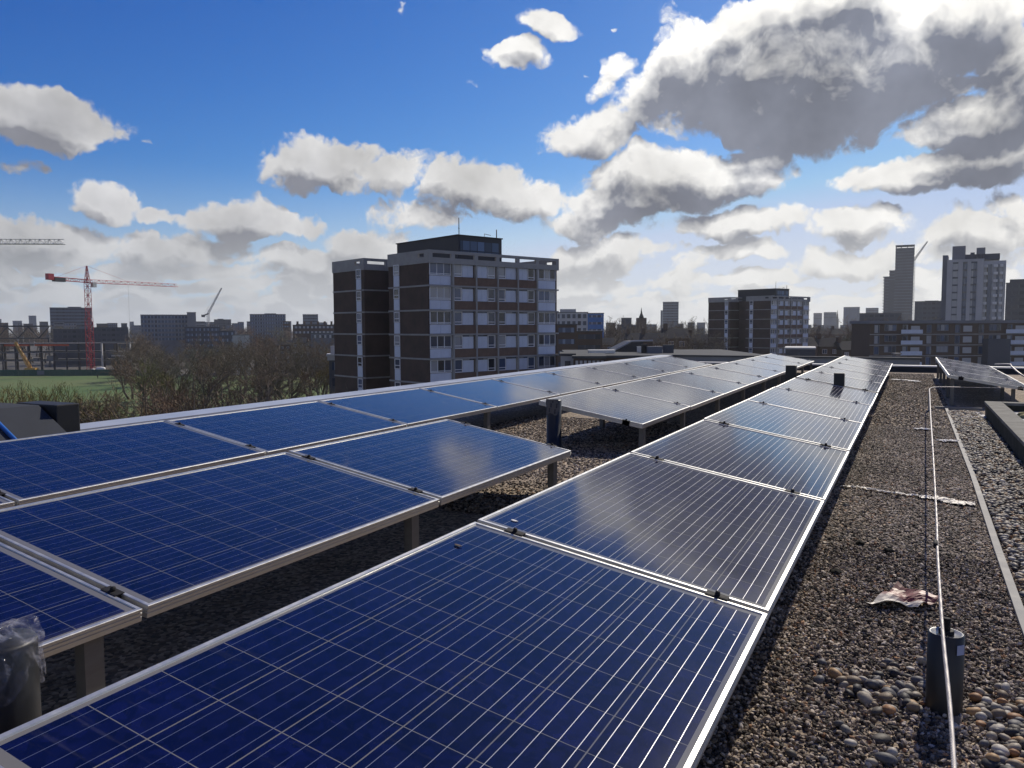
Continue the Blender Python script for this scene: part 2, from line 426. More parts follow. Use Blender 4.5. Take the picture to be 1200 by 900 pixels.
M = dict(
    alu=pbr('brushed_aluminium', (.52, .52, .51), .45, .8, .10, 20, .05, 200),
    clamp=pbr('black_clamp', (.014, .014, .016), .75, 0, .2, 30, spec=.2),
    steel=pbr('galvanised_post', (.15, .15, .145), .55, .35, .2, 12),
    cells=m_cells(),
    back=pbr('panel_backsheet', (.5, .5, .5), .7),
    deck=m_deck(),
    rope=pbr('steel_cable', (.44, .41, .39), .5, .25, .2, 60),
    strip=pbr('weathered_strip', (.24, .235, .22), .75, .0, .2, 8),
    mossmat=pbr('dark_moss', (.030, .029, .024), .95, 0, .4, 40, .5, 90, spec=.1),
    flap=pbr('grey_felt_flap', (.11, .11, .115), .85, 0, .15, 20, spec=.2),
    blackpipe=pbr('black_pipe', (.016, .017, .019), .45, 0, .3, 15, .05, 60),
    greycap=pbr('pipe_cap', (.33, .33, .33), .35, .5, .2, 30),
    sticker=pbr('sticker', (.30, .36, .55), .5),
    membrane=pbr('dark_membrane', (.045, .050, .060), .92, 0, .22, 3, .1, 40, spec=.15),
    darkbox=pbr('black_box', (.008, .009, .012), .6, 0, .3, 5),
    bluestrip=pbr('blue_strip', (.02, .12, .42), .4, 0, .2, 6),
    coping=pbr('coping_metal', (.46, .48, .52), .35, .35, .18, 2.5, .05, 20),
    parapet=pbr('grey_render', (.24, .25, .26), .8, 0, .2, 1.5, .1, 20),
    whitecap=pbr('white_flashing', (.72, .72, .70), .6, 0, .12, 3),
    kerb=pbr('concrete_kerb', (.21, .205, .18), .9, 0, .45, 5, .4, 60, spec=.15),
    kerbwall=pbr('dark_kerb_wall', (.06, .062, .05), .95, 0, .5, 7, .4, 60, spec=.1),  # kerb wall, darker and slightly greener than its coping
    moss=pbr('yellow_moss', (.40, .36, .17), .95, 0, .4, 18, .6, 50),
    felt=pbr('blue_felt', (.10, .12, .17), .7),
    plastic=pbr('torn_white_plastic', (.74, .72, .68), .8, 0, .2, 20, .2, 60),
    foil=None, bag=None,
    brick=pbr('dark_brown_brick', (.080, .056, .044), .9, 0, .42, .55, .2, 12),
    brick2=pbr('balcony_brick', (.165, .108, .078), .9, 0, .25, 2.0, .2, 12),
    concrete=pbr('pale_concrete', (.33, .325, .31), .85, 0, .18, .8),
    panel=pbr('pale_panel', (.60, .65, .75), .5, 0, .10, .7),
    wframe=pbr('white_frame', (.76, .77, .79), .5, 0, .08, 2),
    plant=pbr('plant_room_cladding', (.028, .030, .036), .6, 0, .25, .6),
    plantglass=m_grid('plant_room_louvres', (.03, .045, .07), (.05, .09, .16), 1.1, 3., .9, .95),
    pane=m_pane(),
    grass=None,
    bark=pbr('bark', (.13, .108, .085), .95, 0, .3, 2),
    twig_brown=pbr('brown_twigs', (.170, .135, .098), .95, 0, .2, .4, island=.3, spec=.1, objvar=.38),
    twig_olive=pbr('olive_twigs', (.20, .185, .08), .95, 0, .2, .4, island=.3, spec=.1, objvar=.38),
    twig_grey=pbr('grey_twigs', (.165, .145, .115), .95, 0, .2, .4, island=.3, spec=.1, objvar=.38),
    red=pbr('red_crane_paint', (.42, .035, .05), .5, 0, .12, .5),
    crane_white=pbr('pale_crane_paint', (.55, .53, .50), .5, 0, .15, .5),
    crane_dark=pbr('dark_steel', (.05, .05, .055), .6, 0, .2, .5),
    yellow=pbr('yellow_crane_paint', (.50, .29, .06), .5, 0, .15, .5),
    hoard=pbr('green_hoarding', (.015, .075, .055), .7, 0, .25, .1),
    site=pbr('site_steel', (.055, .05, .052), .8, 0, .3, .2),
    sitedeck=pbr('site_concrete', (.17, .165, .16), .9, 0, .25, .2),
    orange=pbr('orange_netting', (.50, .09, .035), .7, 0, .25, .2),
    bluegrey=pbr('blue_grey_render', (.13, .15, .19), .8, 0, .18, .1),
    darkgrey=pbr('dark_grey_render', (.075, .082, .10), .8, 0, .2, .1),
    midgrey=pbr('mid_grey_render', (.20, .205, .22), .8, 0, .18, .1),
    paleblock=pbr('pale_block', (.46, .46, .46), .8, 0, .15, .1),
    bluecl=pbr('blue_cladding', (.05, .16, .42), .6, 0, .2, .2),
    brown=pbr('brown_brick_far', (.10, .070, .052), .9, 0, .25, .2),
    slate=pbr('slate_roof', (.040, .040, .045), .92, 0, .25, .5, spec=.15),
    flatroof=pbr('flat_roof_felt', (.085, .09, .095), .92, 0, .3, .4, spec=.15),
    band_dark=m_grid('dark_window_band', (.09, .10, .12), (.03, .036, .05), 2.4, 50, .82, 1.),
    band_blue=m_grid('blue_window_band', (.22, .27, .36), (.05, .07, .11), 2.0, 50, .7, 1.),
    band_pale=m_grid('pale_window_band', (.40, .42, .45), (.06, .07, .09), 2.2, 50, .6, 1.),
)


def m_foil():
    m, nt, b = new_mat('red_white_packet')
    tc = nt.nodes.new('ShaderNodeTexCoord'); v = N(nt, tc.outputs['Object'])
    sp = nt.nodes.new('ShaderNodeSeparateXYZ'); nt.links.new(v.s, sp.inputs[0])
    y = N(nt, sp.outputs[1]) + (N(nt, noise(nt, v, 22., 3).outputs[0]) - .5) * .05
    c = mixc(nt, y.step(-.035, .0), (.42, .36, .32), (.20, .050, .042))
    c = mixc(nt, y.step(-.055, -.045), (.60, .55, .46), c)
    nt.links.new(c.s, b.inputs['Base Color']); b.inputs['Roughness'].default_value = .5; b.inputs['Metallic'].default_value = .0
    return m


def m_bag():
    m, nt, b = new_mat('clear_plastic_wrap')
    b.inputs['Base Color'].default_value = (.28, .28, .33, 1); b.inputs['Roughness'].default_value = .10
    b.inputs['Alpha'].default_value = .42; b.inputs['Specular IOR Level'].default_value = .9
    tc = nt.nodes.new('ShaderNodeTexCoord'); v = N(nt, tc.outputs['Object'])
    bp = nt.nodes.new('ShaderNodeBump'); bp.inputs['Strength'].default_value = .9; bp.inputs['Distance'].default_value = .012
    nt.links.new(noise(nt, v, 26., 5, .6, 1.2).outputs[0], bp.inputs['Height']); nt.links.new(bp.outputs[0], b.inputs['Normal'])
    a = N(nt, noise(nt, v, 18., 4, .6, 1.).outputs[0]).step(.38, .70, .05, .62)
    nt.links.new(a.s, b.inputs['Alpha'])
    return m


def m_grass():
    m, nt, b = new_mat('grass_field')
    tc = nt.nodes.new('ShaderNodeTexCoord'); v = N(nt, tc.outputs['Object'])
    n1 = N(nt, noise(nt, v, .03, 7, .6).outputs[0]); n2 = N(nt, noise(nt, v, .6, 6, .7).outputs[0])
    c = mixc(nt, n1.step(.35, .7), (.055, .120, .020), (.115, .140, .038))
    c = mixc(nt, n2.step(.4, .8) * .6, c, (.065, .06, .03))
    nt.links.new(c.s, b.inputs['Base Color']); b.inputs['Roughness'].default_value = .95
    return m


def m_ground():
    m, nt, b = new_mat('city_ground')
    tc = nt.nodes.new('ShaderNodeTexCoord'); v = N(nt, tc.outputs['Object'])
    n1 = N(nt, noise(nt, v, .012, 8, .65).outputs[0])
    c = mixc(nt, n1.step(.35, .65), (.045, .045, .042), (.085, .072, .055))
    nt.links.new(c.s, b.inputs['Base Color']); b.inputs['Roughness'].default_value = .95
    return m


M['foil'], M['bag'], M['grass'], M['ground'] = m_foil(), m_bag(), m_grass(), m_ground()
M['gravel'] = m_stone('gravel_stones', [(0, (.060, .050, .041)), (.22, (.19, .150, .112)), (.44, (.33, .268, .205)), (.62, (.44, .365, .29)), (.76, (.075, .066, .058)), (.91, (.56, .49, .41)), (.97, (.32, .18, .10))])
M['pebble'] = m_stone('beach_pebbles', [(0, (.085, .075, .064)), (.16, (.30, .26, .205)), (.34, (.13, .125, .125)), (.46, (.34, .22, .115)), (.54, (.20, .155, .11)), (.68, (.42, .385, .33)), (.78, (.055, .052, .052)), (.87, (.30, .165, .085)), (.92, (.26, .24, .21))], .55, 35.)


# ------------------------------------------------------------------ mesh helpers
class MB:
    def __init__(s): s.v, s.f, s.smooth = [], [], []
    def add(s, vs, fs, smooth=False, mat=None):
        o = len(s.v)
        s.v += [tuple(mat @ Vector(p)) if mat else tuple(p) for p in vs]
        s.f += [tuple(i + o for i in f) for f in fs]; s.smooth += [smooth] * len(fs)
        return s
    def box(s, a, b, mat=None):
        x0, y0, z0 = a; x1, y1, z1 = b
        return s.add([(x0, y0, z0), (x1, y0, z0), (x1, y1, z0), (x0, y1, z0), (x0, y0, z1), (x1, y0, z1), (x1, y1, z1), (x0, y1, z1)],
                     [(3, 2, 1, 0), (4, 5, 6, 7), (0, 1, 5, 4), (1, 2, 6, 5), (2, 3, 7, 6), (3, 0, 4, 7)], False, mat)
    def prism(s, poly, z0, z1, mat=None):
        n = len(poly)
        return s.add([(x, y, z0) for x, y in poly] + [(x, y, z1) for x, y in poly],
                     [tuple(range(n))[::-1], tuple(range(n, 2 * n))] + [(i, (i + 1) % n, n + (i + 1) % n, n + i) for i in range(n)], False, mat)
    def tube(s, pts, r, seg=8, caps=True, smooth=True):
        pts = [Vector(p) for p in pts]; rs = r if isinstance(r, (list, tuple)) else [r] * len(pts)
        vs, fs = [], []; prev = None
        for i, p in enumerate(pts):
            t = (pts[min(i + 1, len(pts) - 1)] - pts[max(i - 1, 0)]).normalized()
            if prev is None:
                a = t.cross(Vector((0, 0, 1)) if abs(t.z) < .9 else Vector((1, 0, 0))).normalized()
            else: a = (prev - t * prev.dot(t)).normalized()
            prev = a; b = t.cross(a)
            for k in range(seg):
                w = 2 * math.pi * k / seg
                vs.append(p + (a * math.cos(w) + b * math.sin(w)) * rs[i])
        for i in range(len(pts) - 1):
            for k in range(seg):
                fs.append((i * seg + k, i * seg + (k + 1) % seg, (i + 1) * seg + (k + 1) % seg, (i + 1) * seg + k))
        if caps: fs += [tuple(range(seg))[::-1], tuple((len(pts) - 1) * seg + k for k in range(seg))]
        return s.add(vs, fs, smooth)
    def lathe(s, prof, seg=32, c=(0, 0, 0), smooth=True):
        vs = [(c[0] + r * math.cos(2 * math.pi * k / seg), c[1] + r * math.sin(2 * math.pi * k / seg), c[2] + z) for r, z in prof for k in range(seg)]
        fs = [(i * seg + k, i * seg + (k + 1) % seg, (i + 1) * seg + (k + 1) % seg, (i + 1) * seg + k) for i in range(len(prof) - 1) for k in range(seg)]
        return s.add(vs, fs, smooth)
    def mesh(s, name, mat):
        me = bpy.data.meshes.new(name); me.from_pydata(s.v, [], s.f)
        me.polygons.foreach_set('use_smooth', s.smooth); me.materials.append(mat); me.update()
        return me


def link(name, data, parent=None, loc=(0, 0, 0), rot=(0, 0, 0), scale=None):
    o = bpy.data.objects.new(name, data); COL.objects.link(o)
    if parent: o.parent = parent
    o.location = loc; o.rotation_euler = rot
    if scale: o.scale = scale
    return o


def tag(o, label=None, cat=None, group=None, kind=None):
    if label: o['label'] = label
    if cat: o['category'] = cat
    if group: o['group'] = group
    if kind: o['kind'] = kind
    return o


def thing(name, label, cat, loc=(0, 0, 0), rot=(0, 0, 0), group=None):
    return tag(link(name, None, None, loc, rot), label, cat, group)


def part(name, mb, mat, parent, loc=(0, 0, 0), rot=(0, 0, 0)):
    return link(name, mb.mesh(name, mat) if isinstance(mb, MB) else mb, parent, loc, rot)


def copy_tree(o, parent=None, label=None):
    c = o.copy(); COL.objects.link(c); c.parent = parent
    if label: c['label'] = label
    for ch in list(o.children): copy_tree(ch, c)
    return c


def bevel(me, w, seg=2):
    bm = bmesh.new(); bm.from_mesh(me)
    bmesh.ops.bevel(bm, geom=list(bm.edges), offset=w, segments=seg, affect='EDGES', profile=.6)
    bm.to_mesh(me); bm.free(); return me


# ------------------------------------------------------------------ the setting
def struct(name, mb, mat, label=None, kind='structure'):
    return tag(link(name, mb.mesh(name, mat)), label, None, None, kind)


mb = MB(); mb.box((-6.2, -4, GZ + .5), (14, 21.9, 0)); struct('roof_deck', mb, M['deck'], 'gravelled flat roof under the solar panels')
mb = MB(); mb.add([(-3300, -3300, GZ), (3300, -3300, GZ), (3300, 3300, GZ), (-3300, 3300, GZ)], [(0, 1, 2, 3)]); struct('ground', mb, M['ground'], 'city ground far below the roof')
c1, c2, c3, c4 = (at_d(-260, 450, 95), at_d(400, 450, 95), at_d(400, 450, 350), at_d(-260, 450, 350))
mb = MB(); mb.add([(p.x, p.y, GZ + .06) for p in (c1, c2, c3, c4)], [(0, 1, 2, 3)]); struct('playing_field', mb, M['grass'], 'green park grass beyond the roof edge')


# stones -----------------------------------------------------------
def ico(sub):
    bm = bmesh.new(); bmesh.ops.create_icosphere(bm, subdivisions=sub, radius=1)
    v = np.array([p.co[:] for p in bm.verts]); f = np.array([[x.index for x in q.verts] for q in bm.faces]); bm.free()
    return v, f


def stones(name, mat, label, pts, size, flat, sub, rng, jit=.22, zoff=0.):
    v0, f0 = ico(sub); n = len(pts); nv, nf = len(v0), len(f0)
    sc = np.stack([size * rng.uniform(.75, 1.35, n), size * rng.uniform(.6, 1.0, n), size * np.asarray(flat) * rng.uniform(.7, 1.2, n)], 1)
    a = rng.uniform(0, 6.283, n); tx = rng.normal(0, .28, n); ty = rng.normal(0, .28, n)
    if sub > 1:
        k = rng.normal(0, 1, (n, 3)); ph = rng.uniform(0, 6.28, (n, 3))
        b = 1 + jit * .45 * (np.sin(v0[None, :, 0] * 2.1 + ph[:, :1]) + np.sin(v0[None, :, 1] * 2.4 + ph[:, 1:2]) + np.sin(v0[None, :, 2] * 2.2 + ph[:, 2:]))
    else: b = 1 + rng.normal(0, jit, (n, nv)).clip(-.4, .4)
    p = v0[None] * b[:, :, None] * sc[:, None, :]
    cz, sz = np.cos(a)[:, None], np.sin(a)[:, None]
    x, y, z = p[..., 0], p[..., 1], p[..., 2]
    x, z = x + z * tx[:, None], z - x * tx[:, None]; y, z = y + z * ty[:, None], z - y * ty[:, None]
    x, y = x * cz - y * sz, x * sz + y * cz
    p = np.stack([x, y, z], 2) + np.asarray(pts)[:, None, :]
    V = p.reshape(-1, 3).astype(np.float32); Fc = (f0[None] + (np.arange(n) * nv)[:, None, None]).reshape(-1).astype(np.int32)
    me = bpy.data.meshes.new(name); me.vertices.add(len(V)); me.vertices.foreach_set('co', V.ravel())
    T = n * nf; me.loops.add(T * 3); me.loops.foreach_set('vertex_index', Fc); me.polygons.add(T)
    me.polygons.foreach_set('loop_start', np.arange(T, dtype=np.int32) * 3); me.polygons.foreach_set('loop_total', np.full(T, 3, np.int32))
    me.polygons.foreach_set('use_smooth', np.full(T, sub > 1)); me.materials.append(mat); me.update(calc_edges=True); me.validate()
    return tag(link(name, me), label, 'gravel', None, 'stuff')


rng = np.random.default_rng(3)


def scatter(n, x0, x1, y0, y1): return np.stack([rng.uniform(x0, x1, n), rng.uniform(y0, y1, n)], 1)


def strip_x(y): return np.interp(y, [1, 3.34, 4.37, 6.52, 11.7], [.40, .397, .403, .425, .434])


g1 = scatter(46000, -.55, 1.0, 1.5, 4.2); s1 = rng.uniform(.0040, .0085, len(g1))
g2 = scatter(46000, -.55, .62, 4.2, 9.5); s2 = rng.uniform(.006, .0105, len(g2))
g3 = scatter(15000, -.5, .6, 9.5, 20); s3 = rng.uniform(.008, .015, len(g3))
g4 = scatter(26000, -4.2, -1.4, 4.0, 8.8); s4 = rng.uniform(.006, .0125, len(g4))
gp = np.concatenate([g1, g2, g3, g4]); gs = np.concatenate([s1, s2, s3, s4])
k = ~((gp[:, 0] > strip_x(gp[:, 1]) + .03) & (gp[:, 1] > 3.0) & (gp[:, 0] > 0))
gp, gs = gp[k], gs[k]
gz = gs * .25 + np.where(gp[:, 1] < 4.2, .004, .0015) * np.abs(rng.normal(0, 1, len(gs)))
stones('gravel', M['gravel'], 'brown grey roofing gravel around the solar panels', np.c_[gp, gz], gs, np.where(gp[:, 1] < 4.2, .75, .46), 1, rng)
# beach pebbles: beyond the metal strip, and the heap round the anchor post
h1 = scatter(7000, .44, .80, 2.9, 11.4)
h2 = scatter(4800, .20, .95, 1.5, 2.95)
h2 = h2[rng.uniform(0, 1, len(h2)) < np.clip((h2[:, 0] - .16) / .16, 0, 1) * np.clip((2.75 - h2[:, 1]) / .35, 0, 1)]
h3 = np.stack([rng.normal(.0, .10, 110), rng.normal(2.56, .10, 110)], 1); h3 = h3[(np.hypot(h3[:, 0] - .113, h3[:, 1] - 2.50) > .075) & (h3[:, 0] > -.26) & (h3[:, 1] > 2.38)]
h4 = scatter(26, -.25, .12, 1.9, 2.5)
hp = np.concatenate([h1, h2, h3, h4])
hs = np.where(hp[:, 1] > 2.95, rng.uniform(.010, .020, len(hp)), rng.uniform(.011, .022, len(hp)))
stones('pebbles', M['pebble'], 'rounded multicoloured beach pebbles beside the metal strip', np.c_[hp, hs * .45 + rng.uniform(0, .012, len(hp))], hs, .62, 2, rng, .14)

# parapets ---------------------------------------------------------
t = thing('roof_parapet', 'low parapet with pale metal coping along the park side of the roof', 'parapet', (-6.2, 8, 0))
mb = MB(); mb.box((.02, -12, .002), (.28, 13.5, .26)); part('wall', mb, M['parapet'], t)
mb = MB(); mb.box((-.02, -12, .263), (.34, 13.5, .30)); part('coping', mb, M['coping'], t)
t = thing('roof_parapet', 'grey parapet at the far end of the panel rows', 'parapet', (-2.8, 21.6, 0))
mb = MB(); mb.box((-3.1, -.12, .002), (3.0, .12, .27)); part('wall', mb, M['parapet'], t)
mb = MB(); mb.box((-3.1, -.16, .273), (3.04, .16, .31)); part('coping', mb, M['flatroof'], t)
t = thing('roof_kerb', 'low dark kerb with white cap crossing the far end of the gravel', 'kerb', (0, 20.75, 0))
mb = MB(); mb.box((-5.8, -.05, .002), (13.9, .12, .125)); part('wall', mb, M['membrane'], t)
mb = MB(); mb.box((-5.8, -.09, .128), (13.9, .14, .16)); part('cap', mb, M['whitecap'], t)


# ------------------------------------------------------------------ solar panels
PW, PL, PITCHY = .992, 1.650, 1.670
TILT = math.asin(.166 / .992)
HI, LO = .430, .264
prof = [(.014, -.004), (.012, 0), (.0015, 0), (0, -.0015), (0, -.0095), (.0022, -.0105), (.0022, -.0125), (0, -.0135), (0, -.0215), (.0022, -.0225), (.0022, -.0245), (0, -.0255), (0, -.040), (.026, -.040), (.026, -.038), (.002, -.038)]
mb = MB(); vs = []; fs = []
for (i, z) in prof:
    vs += [(-PW / 2 + i, -PL / 2 + i, z), (PW / 2 - i, -PL / 2 + i, z), (PW / 2 - i, PL / 2 - i, z), (-PW / 2 + i, PL / 2 - i, z)]
for j in range(len(prof) - 1):
    for q in range(4): fs.append((j * 4 + q, (j + 1) * 4 + q, (j + 1) * 4 + (q + 1) % 4, j * 4 + (q + 1) % 4))
mb.add(vs, fs); ME_FRAME = mb.mesh('panel_frame', M['alu'])
mb = MB(); mb.box((-PW / 2 + .013, -PL / 2 + .013, -.008), (PW / 2 - .013, PL / 2 - .013, -.0035)); ME_GLASS = mb.mesh('panel_glass', M['cells'])
mb = MB(); mb.box((-.034, -.015, -.001), (.034, .015, .003)); mb.lathe([(.0, .014), (.007, .014), (.008, .004), (.008, .003)], 6)
mb.box((-.03, -.008, -.04), (.03, .008, -.001)); ME_CLAMP = mb.mesh('clamp', M['clamp'])
mb = MB(); mb.box((-.055, -.05, -.034), (.055, .05, -.009)); mb.tube([(-.03, .05, -.02), (-.03, .16, -.05), (.0, .3, -.055), (.05, .45, -.045)], .004, 5); ME_JB = mb.mesh('junction_box', M['darkbox'])
ORD = ['first', 'second', 'third', 'fourth', 'fifth', 'sixth', 'seventh', 'eighth', 'ninth', 'tenth', 'eleventh', 'twelfth']
PROTO = None


def make_panel():
    r = link('solar_panel', None)
    link('frame', ME_FRAME, r); link('glass', ME_GLASS, r); link('junction_box', ME_JB, r, (-.28, 0, 0))
    for sx in (-.345, .345): link('clamp', ME_CLAMP, r, (sx, PL / 2 + .010, 0))
    return r


def place_panel(xlow, y0, label, group, first_end=False):
    global PROTO
    if PROTO is None: PROTO = make_panel(); r = PROTO
    else: r = copy_tree(PROTO)
    w = math.sqrt(PW ** 2 - (HI - LO) ** 2)
    jx, jz, jr = random.uniform(-.003, .003), random.uniform(-.002, .002), random.uniform(-.0025, .0025)
    r.location = (xlow - w / 2 + jx, y0 + PL / 2, (HI + LO) / 2 + jz); r.rotation_euler = (jr, TILT, jr * .4)
    tag(r, label, 'solar panel', group)
    if first_end:
        for sx in (-.345, .345): link('clamp', ME_CLAMP, r, (sx, -PL / 2 - .006, -.001))
    return r


XC, XB, XA, XD = -.347, -2.031, -3.857, 1.445
YC, YB, YA = 2.357, 1.579, 2.300
mb = MB(); mb.box((-.03, -.022, 0), (.03, -.018, 1)); mb.box((-.03, -.018, 0), (-.026, .022, 1)); mb.box((.026, -.018, 0), (.03, .022, 1))
mb.box((-.07, -.05, 0), (.07, .05, .006)); ME_POST = mb.mesh('support_post', M['steel'])


def place_post(x, y, h, label, group, rot=-math.pi / 2):
    tag(link('support_post', ME_POST, None, (x, y, .002), (0, 0, rot + math.pi), (1, 1, h)), label, 'support post', group)


def row(xlow, blocks, who, glabel):
    """blocks: (y start, count, block words)"""
    w = math.sqrt(PW ** 2 - (HI - LO) ** 2)
    n = 0
    for (y0, cnt, words) in blocks:
        for k in range(cnt):
            y = y0 + k * PITCHY
            place_panel(xlow, y, f'{ORD[k]} {words[0]} solar panel from the near end of {words[1]}', glabel, k == 0)
            rail = MB(); rail.box((-.47, -.018, -.0795), (.47, .018, -.0415))
        ys = [y0 + .14] + [y0 + (k + 1) * PITCHY - .16 - .03 * (k % 3) for k in range(cnt)]
        for k, yy in enumerate(ys):
            place_post(xlow - (.05 if xlow < -1 else .22), yy, LO - .045 + (0 if xlow < -1 else .028), f'{ORD[k]} low edge post from the near end of {words[1]}', 'low edge posts under the panels')
            place_post(xlow - w + .05, yy, HI - .055, f'{ORD[k]} high edge post from the near end of {words[1]}', 'high edge posts under the panels')


row(XC, [(YC - 2 * PITCHY, 7, ('blue', 'the near walkway row block')),
         (YC + 5 * PITCHY + .16, 5, ('pale', 'the far walkway row block'))], 'C', 'solar panels in the row beside the gravel walkway')
row(XB, [(YB - 1 * PITCHY, 3, ('deep blue', 'the near middle row block')),
         (6.50, 8, ('silvery', 'the far middle row block'))], 'B', 'solar panels in the middle row')
row(XA, [(YA - 1 * PITCHY, 10, ('blue', 'the unbroken row along the park side'))], 'A', 'solar panels in the row along the park side')
row(XD, [(12.15, 4, ('grey glinting', 'the short row beyond the cable'))], 'D', 'solar panels in the short row beyond the cable')


# ------------------------------------------------------------------ things on the roof
def pipe(label, x, y, h, r, extra=None):
    t = thing('vent_pipe', label, 'pipe', (x, y, 0))
    mb = MB(); mb.lathe([(0, h), (r * .93, h), (r, h - .006), (r, .004), (r * 1.12, .003), (r * 1.12, .001)], 28); part('pipe', mb, M['blackpipe'], t)
    return t


# anchor post of the fall arrest cable
t = thing('anchor_post', 'black round anchor post with metal cap in the pebbles under the cable', 'anchor post', (.113, 2.50, 0))
mb = MB(); r = .047; mb.lathe([(r - .004, .232), (r, .230), (r, .002)], 36); part('pipe', mb, M['blackpipe'], t)
mb = MB(); mb.lathe([(0, .226), (.036, .226), (.040, .231), (.0445, .231), (.0445, .222)], 36); part('cap', mb, M['greycap'], t)
mb = MB(); mb.lathe([(.018, .239), (.020, .238), (.020, .227)], 24); mb.lathe([(0, .239), (.018, .239)], 24); mb.lathe([(.0085, .273), (.010, .271), (.010, .239)], 16); mb.lathe([(0, .273), (.0085, .273)], 16); part('stem', mb, M['clamp'], t)
mb = MB(); mb.box((-.012, -.014, 0), (.012, .014, .0015)); part('sticker', mb, M['sticker'], t, (.034, -.0345, .198), (rad(90), 0, rad(44)))
# the cable
CP = [(.062, .4, .282), (.094, 1.63, .281), (.098, 2.4, .28), (.107, 3.2, .279), (.12, 3.9, .279), (.150, 6, .278), (.183, 8.5, .278), (.215, 10.6, .278), (.224, 11.35, .279), (.250, 11.62, .283), (.31, 11.76, .285), (.42, 11.86, .284), (.60, 11.93, .281)]
P2 = [(.60, 11.93, .281), (1.0, 12.02, .280), (1.5, 12.12, .279)]


def spline(pts, n=8):
    o = []
    pts = [Vector(p) for p in pts]
    for i in range(len(pts) - 1):
        a, b, c, d = pts[max(i - 1, 0)], pts[i], pts[i + 1], pts[min(i + 2, len(pts) - 1)]
        for k in range(n):
            s = k / n
            o.append(.5 * ((2 * b) + (c - a) * s + (2 * a - 5 * b + 4 * c - d) * s * s + (3 * b - a - 3 * c + d) * s ** 3))
    return o + [pts[-1]]


t = thing('safety_cable', 'twisted white steel cable stretched along the gravel over the anchor post', 'cable', (0, 0, 0))
path = spline(CP, 40)
mb = MB()
L = [0.]
for i in range(1, len(path)): L.append(L[-1] + (path[i] - path[i - 1]).length)
# seven laid strands up close, one smooth rope further off
near = [p for p in spline(CP[:6], 260)]
ln = 0.; acc = [0.]
for i in range(1, len(near)): ln += (near[i] - near[i - 1]).length; acc.append(ln)
for q in range(6):
    pts = []
    for p, l in zip(near, acc):
        w = l / .040 * 2 * math.pi + q * math.pi / 3
        pts.append(p + Vector((math.cos(w), 0, math.sin(w))) * .0030)
    mb.tube(pts, .0021, 5)
mb.tube(near[::6], .0022, 5)
mb.tube([near[-1]] + [p for p in path if p.y > near[-1].y + .02], .0058, 7)
part('rope', mb, M['rope'], t)
mb = MB(); mb.tube(spline(P2, 6), .003, 6); part('wire_tail', mb, M['rope'], t)
mb = MB(); mb.tube([(.1035, 3.28, .279), (.105, 3.36, .279)], .0085, 10); part('ferrule', mb, M['clamp'], t)
t = thing('end_post', 'thin dark post holding the cable at its bend', 'post', (.229, 11.42, 0))
mb = MB(); mb.lathe([(0, .272), (.012, .272), (.012, .012), (.04, .010), (.04, .002)], 14); part('stem', mb, M['strip'], t)
mb = MB(); p2 = [at_z(1166, 427, .36), at_z(1183, 427, .38), at_z(1186, 430, .34), at_z(1200, 441, .20), at_z(1222, 452, .05)]
mb.tube(spline(p2, 8), .014, 7); tag(link('loose_cable', mb.mesh('loose_cable', M['rope'])), 'pale loose cable looping down behind the short panel row', 'cable')
# metal strip between gravel and pebbles
mb = MB(); ys = [1.2, 2.2, 3.34, 4.30, 4.37, 5.3, 6.52, 8, 9.6, 11.7]
for a, b in zip(ys[:-1], ys[1:]):
    xa, xb = float(strip_x(a)), float(strip_x(b)); g = .002 if abs(a - 4.30) < .01 else 0
    mb.add([(xa - .016, a + g, .022), (xa + .016, a + g, .022), (xb + .016, b, .022), (xb - .016, b, .022), (xa - .016, a + g, .002), (xb - .016, b, .002), (xa + .016, a + g, .002), (xb + .016, b, .002)],
           [(0, 1, 2, 3), (4, 0, 3, 5), (1, 6, 7, 2)])
tag(link('edging_strip', mb.mesh('edging_strip', M['strip'])), 'flat grey metal strip dividing the gravel from the pebbles', 'edging strip')
mb = MB(); mb.box((.30, 11.72, .002), (.84, 11.76, .035)); tag(link('edging_strip', mb.mesh('edging_strip', M['strip'])), 'short metal strip crossing the far end of the pebbles', 'edging strip')
# planter kerb
t = thing('roof_planter', 'square concrete kerb holding yellow moss beside the pebbles', 'planter', (.81, 8.5, 0))
KH = .165
mb = MB()
y = -4.5
mb.box((0, -4.5, .002), (.15, 2.4, KH - .004)); mb.box((.15, 2.25, .002), (2.4, 2.4, KH - .004)); part('wall', mb, M['kerbwall'], t)
mb = MB()
for i in range(12):
    mb.box((-.012, -4.5 + i * .575 + .004, KH), (.165, -4.5 + (i + 1) * .575 - .004, KH + .03))
mb.box((.17, 2.235, KH), (2.4, 2.40, KH + .03)); part('coping', mb, M['kerb'], t)
mb = MB(); mb.box((.15, -4.5, .002), (2.4, 2.25, .10)); part('bed', mb, M['felt'], t)
rr = random.Random(5)
mb = MB()
v0, f0 = ico(3)
for i in range(26):
    cx, cy, s = rr.uniform(.30, 1.1), rr.uniform(-3.5, 1.95), rr.uniform(.10, .24)
    ph = [rr.uniform(0, 6) for _ in range(3)]
    mb.add([(cx + x * s * (1 + .22 * math.sin(7 * y + ph[0])), cy + y * s * (1 + .2 * math.sin(6 * x + ph[1])), .10 + max(z, -.2) * s * .42 * (1 + .35 * math.sin(8 * x + 5 * y + ph[2]))) for x, y, z in v0], [tuple(f) for f in f0], True)
part('moss', mb, M['moss'], t)

